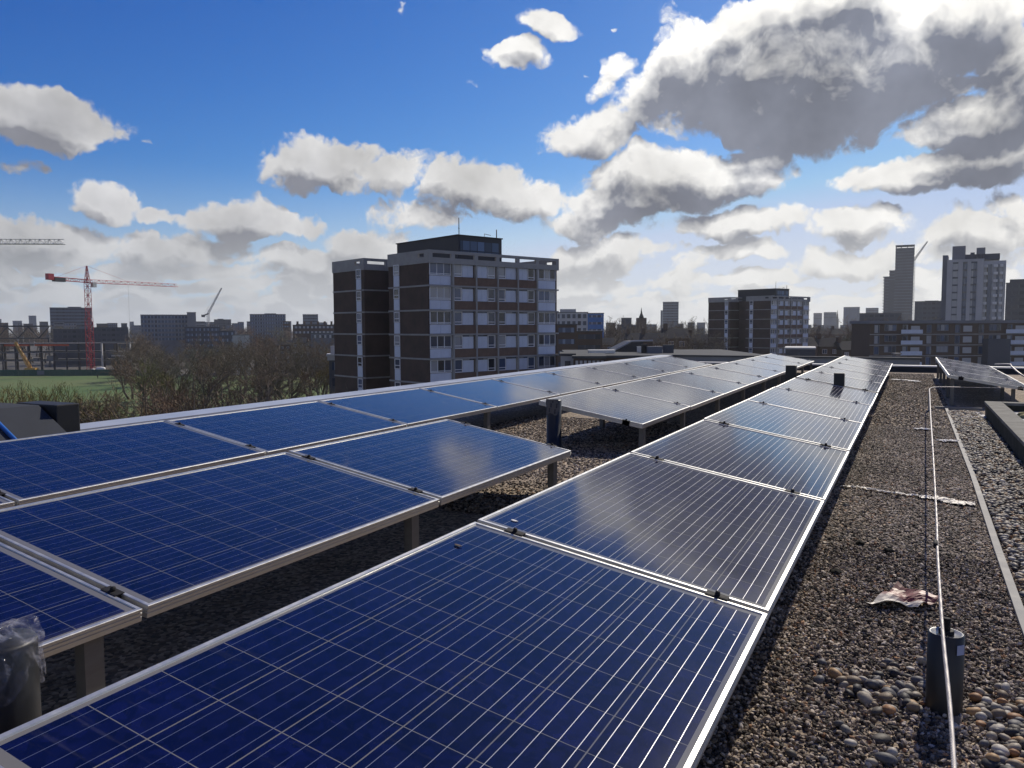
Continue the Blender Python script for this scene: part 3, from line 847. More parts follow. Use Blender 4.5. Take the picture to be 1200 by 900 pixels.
# pipes in the gaps between blocks
pipe('black pipe with flap of grey felt in the gap of the middle row', -2.80, 6.36, .455, .066)
t = bpy.context.scene.objects[-1]
root = [o for o in S.objects if o.get('label', '').startswith('black pipe with flap')][0]
mb = MB(); vs = []
for j in range(7):
    for i in range(9):
        a = rad(-150 + i * 15); rr_ = .0685 + .006 * math.sin(i * 2.1 + j)
        vs.append((rr_ * math.cos(a), rr_ * math.sin(a), .465 - j * .022 - .012 * math.sin(i * 1.3) * j / 6))
mb.add(vs, [(j * 9 + i, j * 9 + i + 1, (j + 1) * 9 + i + 1, (j + 1) * 9 + i) for j in range(6) for i in range(8)], True)
part('felt_flap', mb, M['flap'], root)
BXC = YC + 5 * PITCHY + .07
t = thing('vent_box', 'small black box standing up through the gap in the walkway row', 'vent', (-.80, BXC, 0))
mb = MB(); mb.box((-.062, -.05, .002), (.062, .05, .50)); part('body', bevel(mb.mesh('body', M['blackpipe']), .006), None, t)
t = thing('vent_box', 'wide black box between the middle row and the walkway row', 'vent', (-1.60, 12.6, 0))
mb = MB(); mb.box((-.09, -.06, .002), (.06, .06, .50)); part('body', bevel(mb.mesh('body', M['blackpipe']), .006), None, t)
# bagged pipe at the near left
t = thing('wrapped_pipe', 'black pipe with clear plastic bag tied over its top', 'pipe', (-1.662, .931, 0))
mb = MB(); mb.lathe([(0, .46), (.070, .46), (.074, .453), (.074, .002)], 40); part('pipe', mb, M['blackpipe'], t)
mb = MB(); vs = []; fs = []; seg = 72; rows = 22
rr = random.Random(11)
ph = [rr.uniform(0, 6.28) for _ in range(10)]
for j in range(rows):
    for i in range(seg):
        a = 2 * math.pi * i / seg
        if j < 7: r_ = .081 * (j / 6) ** .7 if j else .0; z = .473 + .010 * math.sin(3 * a + ph[0]) * (j / 6) + .006 * math.sin(7 * a + ph[1] + j) + (.006 if j < 4 else 0)
        else:
            q = (j - 6) / (rows - 7); z = .473 - q * .095 + .010 * math.sin(3 * a + ph[0]) * (1 - q) - q * .03 * math.sin(4 * a + ph[4])
            r_ = .079 + .002 * q + (.002 + .003 * q) * math.sin(9 * a + ph[2] + 2 * q) + (.004 * q) * math.sin(17 * a + ph[3] - 3 * q) + .006 * math.exp(-((q - .1) / .1) ** 2)
        vs.append((r_ * math.cos(a), r_ * math.sin(a), z))
fs = [(j * seg + i, j * seg + (i + 1) % seg, (j + 1) * seg + (i + 1) % seg, (j + 1) * seg + i) for j in range(rows - 1) for i in range(seg)]
mb.add(vs, fs, True); part('plastic_bag', mb, M['bag'], t)

# dark hatch at the park side
t = thing('roof_hatch', 'dark grey sloping roof hatch with blue strip by the park side', 'roof hatch', (-5.34, 3.35, 0))
mb = MB(); L0 = -3.2
mb.add([(0, L0, .575), (.62, L0, .21), (.62, L0, .002), (-.5, L0, .002), (-.5, L0, .575), (0, 0, .575), (.62, 0, .21), (.62, 0, .002), (-.5, 0, .002), (-.5, 0, .575)],
       [(0, 1, 2, 3, 4), (9, 8, 7, 6, 5), (0, 5, 6, 1), (1, 6, 7, 2), (4, 9, 5, 0), (3, 8, 9, 4)]); part('cover', mb, M['membrane'], t)
mb = MB(); mb.tube([(.02, -.36, .575), (.60, -.36, .236)], .014, 8); part('blue_tube', mb, M['bluestrip'], t)
t = thing('equipment_box', 'black box beside the sloping hatch', 'box', (-5.34, 3.40, 0))
mb = MB(); mb.box((-.28, -.03, .002), (.157, .142, .579)); part('body', bevel(mb.mesh('body', M['darkbox']), .008), None, t)


# litter
def scrap(name, label, cat, pts, width, mat, seed, lift=.012, thick=.0015):
    """a crumpled strip of sheet following a line on the gravel"""
    rr = random.Random(seed); sp_ = spline(pts, 14); n = 5; vs = []
    for i, p in enumerate(sp_):
        tdir = (sp_[min(i + 1, len(sp_) - 1)] - sp_[max(i - 1, 0)]).normalized(); nrm = Vector((-tdir.y, tdir.x, 0))
        wd = width * (.5 + .5 * abs(math.sin(i * .7 + seed)) + .35 * rr.random()) * (1 if 1 < i < len(sp_) - 2 else .3)
        for k in range(n):
            q = (k / (n - 1) - .5) * wd
            vs.append(p + nrm * q + Vector((rr.uniform(-.3, .3) * width * .3, rr.uniform(-.3, .3) * width * .3, lift + rr.uniform(0, lift * .9))))
    fs = [(i * n + k, i * n + k + 1, (i + 1) * n + k + 1, (i + 1) * n + k) for i in range(len(sp_) - 1) for k in range(n - 1)]
    mb = MB(); mb.add(vs, fs); o = link(name, mb.mesh(name, mat)); so_ = o.modifiers.new('thick', 'SOLIDIFY'); so_.thickness = thick
    return tag(o, label, cat)


M['scrapw'] = pbr('dirty_white_sheet', (.68, .63, .54), .6, 0, .35, 12, .2, 60)
scrap('torn_sheet', 'long torn strip of dirty white sheet lying across the gravel', 'litter', [(-.40, 5.70, 0), (-.28, 5.72, 0), (-.12, 5.64, 0), (.06, 5.60, 0), (.16, 5.56, 0)], .036, M['scrapw'], 3)
scrap('torn_sheet', 'crumpled tan end of torn sheet under the cable', 'litter', [(.08, 5.60, 0), (.20, 5.54, 0), (.28, 5.48, 0), (.37, 5.50, 0)], .10, M['scrapw'], 8)
for i, (pp, w, lab) in enumerate([
    ([(-.30, 17.6, 0), (-.15, 17.4, 0), (.02, 17.3, 0), (.12, 17.0, 0)], .16, 'white plastic sheet lying at the far end of the walkway row'),
    ([(.05, 9.2, 0), (.14, 9.25, 0), (.20, 9.2, 0)], .09, 'small white scrap beside the cable'),
    ([(.50, 10.6, 0), (.62, 10.7, 0), (.74, 10.65, 0)], .07, 'white scrap lying on the far pebbles'),
    ([(.74, 11.3, 0), (.77, 11.1, 0), (.80, 10.6, 0)], .05, 'white rag hanging at the planter corner'),
    ([(.26, 8.35, 0), (.33, 8.4, 0), (.40, 8.36, 0)], .09, 'pale flake between the cable and the metal strip'),
]): scrap('plastic_scrap', lab, 'litter', pp, w, M['plastic'], 20 + i, .014)
# crumpled packet
bm = bmesh.new(); bmesh.ops.create_grid(bm, x_segments=16, y_segments=16, size=1); rr = random.Random(4)
for v in bm.verts:
    x, y = v.co.x, v.co.y
    v.co.x = x * .085 + .028 * y; v.co.y = y * .095 * (1 - .30 * x) + .012 * math.sin(3 * x)
    v.co.z = .012 + .014 * abs(math.sin(2.3 * x + 1.4 * y)) + .008 * math.sin(5 * y - 2 * x) + (.030 * max(0, y - .35)) + rr.uniform(-.0015, .0015)
me = bpy.data.meshes.new('packet'); bm.to_mesh(me); bm.free(); me.materials.append(M['foil'])
o = tag(link('crumpled_packet', me, None, (.010, 3.40, .008), (0, 0, rad(-12))), 'crumpled red and white packet lying on the gravel', 'litter')
sm = o.modifiers.new('thick', 'SOLIDIFY'); sm.thickness = .0015
# dark lumps on the gravel
for i, (u, v, s, lab) in enumerate([(1008, 637, .021, 'dark moss lump nearest the torn sheet'), (1041, 646, .022, 'dark moss lump closest to the cable'), (979, 671, .024, 'dark moss lump closest to the panel edge'), (991, 592, .017, 'grey stone below the torn sheet')]):
    p = at_z(u, v, .01); rr = random.Random(i)
    q = [rr.uniform(0, 6) for _ in range(3)]
    mb = MB(); mb.add([(x * s * (1 + .2 * math.sin(5 * y + q[0])), y * s * (1 + .2 * math.sin(5 * z + q[1])), z * s * .75 * (1 + .2 * math.sin(6 * x + q[2]))) for x, y, z in v0], [tuple(f) for f in f0], True)
    tag(link('moss_lump' if i < 3 else 'stone', mb.mesh('lump', M['mossmat'] if i < 3 else M['kerb']), None, p), lab, 'lump' if i < 3 else 'stone')
# droppings and a dry leaf on the nearest panels
nrm_rot = (0, TILT, 0)


def on_panel(x, y): return Vector((x, y, LO + (XC - x) * math.tan(TILT)))


for (u, v, s, col, nm, lab, ct) in [(602.5, 610, .013, 'plastic', 'bird_dropping', 'white bird dropping beside the first clamp of the walkway row', 'dropping'), (536.5, 639, .013, 'moss', 'dry_leaf', 'small dry brown leaf on the near walkway panel', 'leaf')]:
    r = ray(u, v)
    p0 = Vector((XC, 0, LO)); nn = Vector((math.sin(TILT), 0, math.cos(TILT)))
    p = EYE + r * ((p0 - EYE).dot(nn) / r.dot(nn))
    mb = MB(); mb.add([(x * s * (1 + .25 * math.sin(4 * y)), y * s * .6, z * .002) for x, y, z in v0], [tuple(f) for f in f0], True)
    tag(link(nm, mb.mesh(nm, M[col] if nm != 'dry_leaf' else M['brown']), None, p, nrm_rot), lab, ct)
# ------------------------------------------------------------------ the city
def W(r, d, z): return R0 * r + FH * d + Vector((0, 0, z))


def cam_r(u, d):
    q = ray(u, 382); return q.dot(R0) / q.dot(FH) * d


def zpix(v, d, u=600): return at_d(u, v, d).z


def PHI(u): return math.atan(cam_r(u, 1.))


def XR(u, um, r0, d):
    p = PHI(um); return (cam_r(u, d) - r0) / (math.cos(p) + cam_r(u, 1.) * math.sin(p))


YAWZ = YAW                                   # an object turned by YAW faces its x axis along the view's right


def block(name, label, cat, u0, u1, vt, d, dep, wall, ang=0., floors=0, band=None, bh=1.35, fp=2.9, side=False, plant=(), base=GZ, group=None, top=.6, roofmat=None, inset=.5):
    r0, r1 = cam_r(u0, d), cam_r(u1, d); phi = -math.atan((r0 + r1) / 2 / d) + ang; ang = phi
    w = (r1 - r0) / (math.cos(phi) - r1 / d * math.sin(phi)); H = zpix(vt, d, (u0 + u1) / 2) - base
    t = thing(name, label, cat, W(r0, d, base), (0, 0, YAWZ + ang), group)
    mb = MB(); mb.box((0, 0, 0), (w, dep, H)); part('wall', mb, M[wall], t)
    mb = MB(); mb.box((-.15, -.15, H + .003), (w + .15, dep + .15, H + .28)); part('roof', mb, M[roofmat or 'flatroof'], t)
    for k in range(floors):
        z1 = H - top - k * fp; z0 = z1 - bh
        if z0 < .5: break
        mb = MB(); mb.box((inset, -.07, z0), (w - inset, .2, z1))
        if side: mb.box((w - .2, inset, z0), (w + .07, dep - inset, z1)) if side > 0 else mb.box((-.07, inset, z0), (.2, dep - inset, z1))
        part('window_band', mb, M[band], t)
    for (a, b, v) in plant:
        x0, x1 = (cam_r(a, d) - r0) / (r1 - r0) * w, (cam_r(b, d) - r0) / (r1 - r0) * w; hp = zpix(v, d, a) - base
        mb = MB(); mb.box((x0, dep * .25, H + .25), (x1, dep * .75, hp)); part('plant_room', mb, M[wall], t)
    return t, w, H


# ---- slab tower with two wings (built twice: near, and further right)
def frame_window(n, w, h, dep=.09, fr=.075, transom=None):
    mb = MB(); mb.box((0, 0, 0), (w, dep, fr)); mb.box((0, 0, h - fr), (w, dep, h))
    for i in range(n + 1):
        x = i * (w - fr) / n; mb.box((x, .004, fr), (x + fr, dep - .004, h - fr))
    if transom: mb.box((fr, .008, transom), (w - fr, dep - .008, transom + fr * .8))
    return mb


FH_, NF = 2.69, 9
ZT = 5.63 - GZ                      # top slab level, from street
BAYS = [0, 3.24, 6.53, 9.73, 12.87, 16.0, 19.6]
WD = 8.2                             # wing depth
W2 = 13.7                            # start of the rear wing


def slab_tower(u, d, ang, words):
    r = cam_r(u, d)
    t = thing('tower_block', words, 'tower block', W(r, d, GZ), (0, 0, YAWZ + ang))
    L = BAYS[-1]; zr = ZT + 2.69
    mb = MB(); mb.box((0.02, 0.25, 0), (L - .02, WD, zr)); mb.box((0.02, W2, 0), (L - .02, W2 + 7.8, zr)); mb.box((4.2, WD - .05, 0), (15.4, W2 + .05, zr)); part('brick_wall', mb, M['brick'], t)
    # slab edges, each floor a pale line
    for k in range(NF):
        z = ZT - k * FH_
        mb = MB()
        for (y0, y1) in ((0, WD), (W2, W2 + 7.8)):
            mb.box((-.05, y0 - .06, z - .09), (L + .05, y1 + .06, z + .09))
        part('floor_slab', mb, M['concrete'], t)
    # parapet of concrete frames with open slots
    mb = MB()
    for (y0, y1) in ((0, WD), (W2, W2 + 7.8)):
        z0, z1, z2, z3 = zr - .25, zr + .38, zr + .85, zr + 1.18
        for (a, b, c, e) in ((-.06, L + .06, y0 - .07, y0 + .22), (-.06, L + .06, y1 - .22, y1 + .07)):
            mb.box((a, c, z0), (b, e, z1)); mb.box((a, c, z2), (b, e, z3))
            for x in BAYS: mb.box((min(max(x - .25, a), b - .5), c + .004, z1), (min(max(x - .25, a), b - .5) + .5, e - .004, z2))
        for (a, b) in ((-.06, .22), (L - .22, L + .06)):
            mb.box((a, y0 + .22, z0), (b, y1 - .22, z1)); mb.box((a, y0 + .22, z2), (b, y1 - .22, z3))
            mb.box((a + .004, y0 + .22, z1), (b - .004, y0 + .9, z2)); mb.box((a + .004, y0 + 2.1, z1), (b - .004, y1 - .22, z2))
    part('parapet', mb, M['concrete'], t)
    # plant room over the middle
    x0, x1, y0, y1 = 5.75, 12.4, 2.4, 15.2
    mb = MB(); mb.box((x0, y0, zr - .2), (x1, y1, zr + 3.3)); part('plant_room', mb, M['plant'], t)
    mb = MB(); mb.box((x0 + .35, y0 - .06, zr + 1.3), (x1 - .5, y0 + .1, zr + 2.75)); part('plant_louvre', mb, M['plantglass'], t)
    mb = MB(); mb.box((x0 - .12, y0 - .12, zr + 3.303), (x1 + .12, y1 + .12, zr + 3.42)); part('plant_roof', mb, M['slate'], t)
    mb = MB(); mb.tube([(x0 + .5, y0 + .4, zr + 3.4), (x0 + .5, y0 + .4, zr + 5.4)], .05, 6); mb.tube([(x0 + .4, y0 + .4, zr + 4.2), (x0 + .6, y0 + .4, zr + 4.2)], .04, 5); part('aerial', mb, M['crane_dark'], t)
    mb = MB(); mb.tube([(x1 - .3, y0 + .6, zr + 3.4), (x1 - .3, y0 + .6, zr + 4.5)], .06, 6); mb.tube([(x1 - 2.2, y0 + .6, zr + 3.4), (x1 - 2.2, y0 + .6, zr + 3.85), (x1 - 1.2, y0 + .6, zr + 3.75)], .035, 5); part('aerial', mb, M['crane_dark'], t)
    # mullion fins between the bays
    for x in BAYS[1:-1]:
        mb = MB(); mb.box((x - .10, -.10, 0), (x + .10, .28, zr - .25)); part('concrete_fin', mb, M['concrete'], t)
    mb = MB(); mb.box((BAYS[0] + .02, .02, 0), (BAYS[1] - .1, .26, 2.5)); part('base_panel', mb, M['panel'], t)
    # shared meshes
    w3 = BAYS[1] - .34
    fr3, pn3 = frame_window(3, w3, 1.45, .09, .085, .16).mesh('window', M['wframe']), MB().box((.05, .05, .05), (w3 - .05, .07, 1.40)).mesh('pane', M['pane'])
    sp3 = MB()
    for i in range(2): sp3.box((i * w3 / 2 + .012, 0, 0), ((i + 1) * w3 / 2 - .012, .06, .98))
    sp3 = sp3.mesh('spandrel_panel', M['panel'])
    ws = 1.15
    fr1, pn1 = frame_window(1, ws, 1.5, .09, .09, .30).mesh('window', M['wframe']), MB().box((.05, .05, .05), (ws - .05, .07, 1.45)).mesh('pane', M['pane'])
    pw = 1.55
    pa = MB()
    for i in range(2): pa.box((i * pw / 2 + .01, 0, 0), ((i + 1) * pw / 2 - .01, .06, 1.36))
    pa = pa.mesh('infill_panel', M['panel']); pt = MB().box((0, .01, 1.38), (pw, .05, 1.5)).mesh('transom_light', M['pane'])
    bal = MB().box((.03, -.03, 0), (3.24 - .27, .22, .92)).mesh('balcony_front', M['brick2'])
    rw = 1.15
    frs, pns = frame_window(1, rw, 1.2, .09, .085, .4).mesh('window', M['wframe']), MB().box((.05, .05, .05), (rw - .05, .07, 1.15)).mesh('pane', M['pane'])
    sps = MB().box((0, 0, 0), (rw, .07, 1.25)).mesh('spandrel_panel', M['panel'])
    for k in range(NF):
        z = ZT - k * FH_ + .09
        if k > 7: break
        for bx, n in ((0, 3), (16.0, 3)):
            x = bx + .17 + (.2 if bx else 0)
            link('spandrel_panel', sp3, t, (x, .19, z + .03)); f = link('window', fr3, t, (x, .16, z + 1.06)); link('pane', pn3, f)
        for b in range(1, 5):
            x = BAYS[b] + .12; wv = BAYS[b + 1] - BAYS[b] - .24
            link('balcony_front', bal, t, (x, 0, z + .01), (0, 0, 0), (wv / 2.94, 1, 1))
            flip = b % 2 == 0
            xw = x + .12 if not flip else x + wv - ws - .12; xp = xw + ws + .06 if not flip else xw - pw - .06
            f = link('window', fr1, t, (xw, .17, z + .98)); link('pane', pn1, f)
            link('infill_panel', pa, t, (xp, .20, z + .98)); link('transom_light', pt, t, (xp, .20, z + .98))
        for y in (5.9, W2 + .7):                       # window strip on the flank, facing -x
            link('spandrel_panel', sps, t, (-.05, y + rw, z + .01), (0, 0, -math.pi / 2))
            f = link('window', frs, t, (-.08, y + rw, z + 1.29), (0, 0, -math.pi / 2)); link('pane', pns, f)
    return t


slab_tower(503.5, 86.4, rad(41), 'seven storey brown brick tower block with pale window panels, nearest and largest')
slab_tower(903.5, 221, rad(38.5), 'similar brown brick tower block farther away to the right of the nearest one')


# ---- skyline left of the tower
block('slab_block', 'dark blue grey slab block behind the red crane', 'block', 59, 108, 360.5, 700, 22, 'bluegrey', 0, 6, 'band_dark', plant=[(80, 96, 359)])
block('skyline_tower', 'thin pale blue tower alone on the skyline left of the dark slab', 'tower', 34, 43, 370, 1500, 16, 'bluegrey', 0, 4, 'band_blue', 2)
block('skyline_block', 'low wide blue block beside the thin skyline tower', 'block', 15, 26, 376, 1500, 20, 'bluegrey', 0, 2, 'band_blue')
block('skyline_block', 'tiny distant block at the far left of the skyline', 'block', -6, 2, 374, 1500, 20, 'bluegrey', 0, 2, 'band_dark')
block('skyline_tower', 'tiny round topped tower between the crane and the banded slab', 'tower', 152, 157, 377, 1500, 9, 'bluegrey', 0, 2, 'band_blue')
block('slab_block', 'long banded slab block with a taller right end tower', 'block', 165, 222, 369, 500, 14, 'midgrey', 0, 6, 'band_blue', 1.5, 2.8)
block('stair_tower', 'plain tower at the right end of the banded slab', 'tower', 219.5, 230, 366.3, 498, 16, 'midgrey')
block('flats', 'dark gridded flats in front of the banded slab', 'block', 216, 258, 383.5, 420, 14, 'darkgrey', 0, 5, 'band_blue', 1.3, 2.8)
block('office_block', 'grey block with a ragged roof right of the luffing crane', 'block', 251, 271, 374.5, 900, 20, 'darkgrey', 0, 4, 'band_dark', plant=[(255, 262, 373.5)])
block('skyline_block', 'small rounded grey block beside the ragged roofed block', 'block', 271.5, 279, 379, 900, 16, 'bluegrey', 0, 2, 'band_blue')
block('skyline_block', 'pale block hidden behind the white roof', 'block', 229, 251, 377.5, 900, 16, 'midgrey', 0, 3, 'band_blue')
t, w_, h_ = block('house', 'white fronted house among the brown trees', 'house', 272, 292, 393, 350, 9, 'paleblock', 0, 0)
t, w_, h_ = block('slab_block', 'blue grey slab block rising above the park trees', 'block', 293, 335, 368.3, 650, 16, 'bluegrey', 0, 7, 'band_blue', 1.4, plant=[(310, 324, 367)])
block('skyline_tower', 'small pointed tower right of the slab above the park trees', 'tower', 336, 341.5, 376.5, 1300, 8, 'bluegrey', 0, 3, 'band_blue')
block('skyline_tower', 'square blue grey tower nearest the left side of the tower block', 'tower', 355, 373, 368.5, 800, 17, 'bluegrey', 0, 6, 'band_dark')
t, w_, h_ = block('terrace', 'long low brown terrace below the square tower', 'terrace', 343, 399, 381, 450, 10, 'brown', 0, 2, 'band_pale', 1.2)
for i in range(7):
    mb = MB(); mb.box((2 + i * 3.8, 3, h_), (3.2 + i * 3.8, 4.2, h_ + 2.2)); part('chimney', mb, M['brown'], t)
block('low_building', 'low pale blue roofed building below the brown terrace', 'building', 364, 398, 391, 350, 12, 'bluegrey', 0, 1, 'band_pale')
block('low_building', 'low dark building between the white house and the slab', 'building', 256, 275, 388, 360, 12, 'darkgrey', 0, 2, 'band_blue')

# turret at the tower's left flank
r = cam_r(391, 128); z = zpix(415, 128, 391)
t = thing('turret_house', 'grey corner house with a pale cornice left of the tower block', 'house', W(r, 128, GZ), (0, 0, YAWZ + .2))
H = z - GZ
mb = MB(); mb.box((-.85, 0, 3.3), (3.2, 4, H - 1.0)); part('wall', mb, M['darkgrey'], t)
mb = MB(); mb.box((-1.1, -.3, H - 1.0), (3.3, 4.3, H - .35)); mb.box((-1.25, -.45, H - .347), (3.4, 4.45, H)); part('cornice', mb, M['paleblock'], t)
for x in (-.8, .5, 1.8, 3.0):
    mb = MB(); mb.box((x, .1, 0), (x + .32, .5, 3.3)); part('column', mb, M['paleblock'], t)
mb = MB(); mb.box((-.6, 1, H), (.5, 2, H + 1.3)); mb.tube([(.1, 1.5, H + 1.3), (.1, 1.5, H + 2.6)], .08, 5); part('chimney', mb, M['paleblock'], t)
for k in range(3):
    mb = MB(); mb.box((-.4, -.05, H - 2.6 - k * 2.6), (.6, .05, H - 1.3 - k * 2.6)); part('window', mb, M['pane'], t)


# ---- cranes
def lattice(mb, a, b, w, n, r, up=Vector((0, 0, 1)), w2=None, tri=False):
    a, b = Vector(a), Vector(b); t = (b - a).normalized(); s = t.cross(up)
    s = s.normalized() if s.length > .1 else Vector((1, 0, 0)); q = s.cross(t)
    w2 = w if w2 is None else w2
    cs = [(-1, -1), (1, -1), (1, 1), (-1, 1)] if not tri else [(-1, -1), (1, -1), (0, 1)]
    def P(i, c): k = i / n; ww = w + (w2 - w) * k; return a + (b - a) * k + s * (c[0] * ww / 2) + q * (c[1] * ww / 2)
    m = len(cs)
    for c in cs: mb.tube([P(0, c), P(n, c)], r, 4, True, False)
    for i in range(n):
        for j in range(m):
            c, e = cs[j], cs[(j + 1) % m]
            mb.tube([P(i, c), P(i + 1, e)] if (i + j) % 2 else [P(i, e), P(i + 1, c)], r * .62, 3, False, False)
            mb.tube([P(i, c), P(i, e)], r * .55, 3, False, False)
    return mb


def tower_crane(label, u, d, v_jib, v_head, u_tip, v_tip, u_back, v_back, mats, mast_base=None, dtip=1.15, dback=.95):
    mm = M[mats]
    base = W(cam_r(u, d), d, GZ); t = thing('tower_crane', label, 'crane', base)
    zj = zpix(v_jib, d, u) - GZ; zh = zpix(v_head, d, u) - GZ
    tip = W(cam_r(u_tip, d * dtip), d * dtip, zpix(v_tip, d * dtip, u_tip)) - base
    bk = W(cam_r(u_back, d * dback), d * dback, zpix(v_back, d * dback, u_back)) - base
    mb = MB(); lattice(mb, (0, 0, 0), (0, 0, zj * .62), 2.3, 11, .16); part('lower_mast', mb, mm, t)
    mb = MB(); lattice(mb, (0, 0, zj * .62), (0, 0, zj), 1.9, 8, .13); part('mast', mb, mm, t)
    mb = MB(); lattice(mb, (0, 0, zj), (0, 0, zh), 1.7, 5, .15, w2=.3); part('cat_head', mb, mm, t)
    j0 = Vector((0, 0, zj + .4)); mb = MB(); lattice(mb, j0, tip, 1.5, 26, .10, tri=True); part('jib', mb, mm, t)
    mb = MB(); lattice(mb, j0, bk, 1.3, 9, .13); part('counter_jib', mb, mm, t)
    dirb = (bk - j0).normalized(); e = bk - dirb * 1.5
    rz = math.atan2(dirb.y, dirb.x)
    def bx(c, s): return MB().box(tuple(-Vector(s) / 2), tuple(Vector(s) / 2), Matrix.Translation(c) @ Matrix.Rotation(rz, 4, 'Z'))
    part('counterweight', bx(e + Vector((0, 0, .6)), (2.6, 2.0, 2.6)), mm, t)
    part('winch', bx(e - dirb * 4.2 - Vector((0, 0, .4)), (5.0, 2.0, 1.7)), M['crane_dark'], t)
    dj = (tip - j0).normalized(); s = dj.cross(Vector((0, 0, 1)))
    part('cab', bx(j0 + dj * 2.3 + s * 1.2 - Vector((0, 0, 1.6)), (1.8, 1.6, 2.2)), M['crane_white'], t)
    mb = MB(); top = Vector((0, 0, zh)); mb.tube([top, j0 + (tip - j0) * .42 + Vector((0, 0, .7))], .05, 4); mb.tube([top, bk - dirb * 3], .05, 4); part('tie_bar', mb, mm, t)
    h = j0 + (tip - j0) * .42; mb = MB(); mb.tube([h - Vector((0, 0, .8)), Vector((h.x, h.y, zj * .30))], .035, 4); part('hoist_rope', mb, M['crane_dark'], t)
    mb = MB(); mb.box((h.x - .4, h.y - .3, zj * .30 - 1.2), (h.x + .4, h.y + .3, zj * .30)); part('hook_block', mb, M['crane_dark'], t)
    return t


tower_crane('red tower crane standing in the building site', 104.5, 356, 330.5, 311.5, 209, 334.5, 57, 325.5, 'red')
tower_crane('pale tower crane whose jib reaches in at the left edge', -66, 250, 284.5, 262, 79.5, 283.3, -120, 284, 'crane_white', dtip=1.0, dback=1.)


def luffer(label, u, d, vb, vt, u1, v1, u2, v2, mat):
    base = W(cam_r(u, d), d, GZ); t = thing('luffing_crane', label, 'crane', base)
    P = lambda uu, vv: W(cam_r(uu, d), d, zpix(vv, d, uu)) - base
    a = P(u, vt); mb = MB(); lattice(mb, (0, 0, 0), a, 2.2, 22, .22); part('mast', mb, M[mat], t)
    mb = MB(); lattice(mb, a, P(u1, v1), 1.7, 16, .20, w2=.9); part('jib', mb, M[mat], t)
    b = P(u2, v2); mb = MB(); mb.tube([a, b], .8, 5); part('counter_jib', mb, M['crane_dark'], t)
    mb = MB(); mb.box(tuple(b - Vector((1.4, 1.4, 1.6))), tuple(b + Vector((1.4, 1.4, 1.2)))); part('counterweight', mb, M['crane_dark'], t)
    c = a + Vector((0, 0, 7)); mb = MB(); mb.tube([a, c], .25, 4); mb.tube([c, P(u1, v1)], .09, 3); mb.tube([c, b], .09, 3); part('tie_bar', mb, M[mat], t)


luffer('small pale luffing crane with raised jib over the skyline', 244.3, 900, 390, 367.5, 261, 337.5, 238.5, 370, 'crane_white')
luffer('thin luffing crane jib beside the stepped dark tower', 1068.5, 900, 330, 305, 1083.5, 283, 1065.5, 307, 'crane_white')

# ---- building site
d = 372; r0, r1 = cam_r(-60, d), cam_r(152, d); zt = zpix(402.5, d, 60)
t = thing('steel_frame', 'unfinished steel building frame with open floors behind the green hoarding', 'building frame', W(r0, d, GZ), (0, 0, YAWZ))
w = r1 - r0; H = zt - GZ; dep = 22
for k in range(3):
    z = H - k * 4.0
    if z < 1: break
    mb = MB(); mb.box((0, 0, z - .35), (w * (1 if k else .93), dep, z)); part('floor_deck', mb, M['sitedeck' if k else 'site'], t)
mb = MB()
n = 15
for i in range(n):
    x = i * (w - .5) / (n - 1)
    for y in (.1, dep / 2, dep - .6): mb.box((x, y, 0), (x + .45, y + .45, H - .36 if i < n - 1 else H - 4.4))
part('columns', mb, M['site'], t)
rr = random.Random(9)
mb = MB()
for i in range(26):
    x = rr.uniform(0, w * .9); y = rr.uniform(1, dep - 2); mb.tube([(x, y, H), (x + rr.uniform(-.2, .2), y, H + rr.uniform(.8, 2.6))], .09, 4)
part('rebar', mb, M['site'], t)
for i, (a, b) in enumerate(((.02, .27), (.30, .44), (.47, .66))):
    mb = MB(); mb.box((w * a, -.12, H - 1.2), (w * b, -.02, H - .38)); part('safety_net', mb, M['orange'], t)
for i in range(9):
    x = rr.uniform(0, w - 6); z = rr.choice([.0, H - 8, H - 4.0]); mb = MB(); mb.box((x, 1.5, max(z, 0) + .02), (x + rr.uniform(2, 5), 4, max(z, 0) + rr.uniform(1, 2.4))); part('stacked_material', mb, M[rr.choice(['site', 'sitedeck', 'midgrey'])], t)
d = 430; r0, r1 = cam_r(-90, d), cam_r(57, d); z0, z1 = zpix(396, d, 20), zpix(381.5, d, 20)
t = thing('gantry', 'long dark truss gantry above the building site', 'gantry', W(r0, d, GZ), (0, 0, YAWZ)); w = r1 - r0
mb = MB(); mb.box((0, 0, z1 - GZ - .8), (w, 3, z1 - GZ)); mb.box((0, 0, z0 - GZ - .5), (w, 3, z0 - GZ)); part('girder', mb, M['crane_dark'], t)
mb = MB()
for i in range(12):
    a, b = w * i / 12, w * (i + 1) / 12; zz0, zz1 = z0 - GZ, z1 - GZ - .8
    mb.tube([(a, .3, zz0 if i % 2 else zz1), (b, .3, zz1 if i % 2 else zz0)], .32, 4)
part('bracing', mb, M['crane_dark'], t)
mb = MB()
for x in (w * .2, w * .55, w - .8): mb.box((x, 0, 0), (x + .7, 1, z0 - GZ - .5))
part('support_leg', mb, M['crane_dark'], t)
d = 366; r0, r1 = cam_r(117, d), cam_r(151.5, d); z1 = zpix(400.5, d, 130) - GZ
t = thing('portal_frame', 'pale steel portal frame right of the red crane mast', 'frame', W(r0, d, GZ), (0, 0, YAWZ)); w = r1 - r0
for x in (0, w - .6): part('column', MB().box((x, 0, 0), (x + .6, .6, z1 - .6)), M['paleblock'], t)
part('beam', MB().box((0, 0, z1 - .6), (w, .6, z1)), M['midgrey'], t)
part('lower_beam', MB().box((w * .35, 0, z1 * .54), (w * .82, .5, z1 * .54 + .7)), M['paleblock'], t)
d = 352; r0, r1 = cam_r(-80, d), cam_r(166, d)
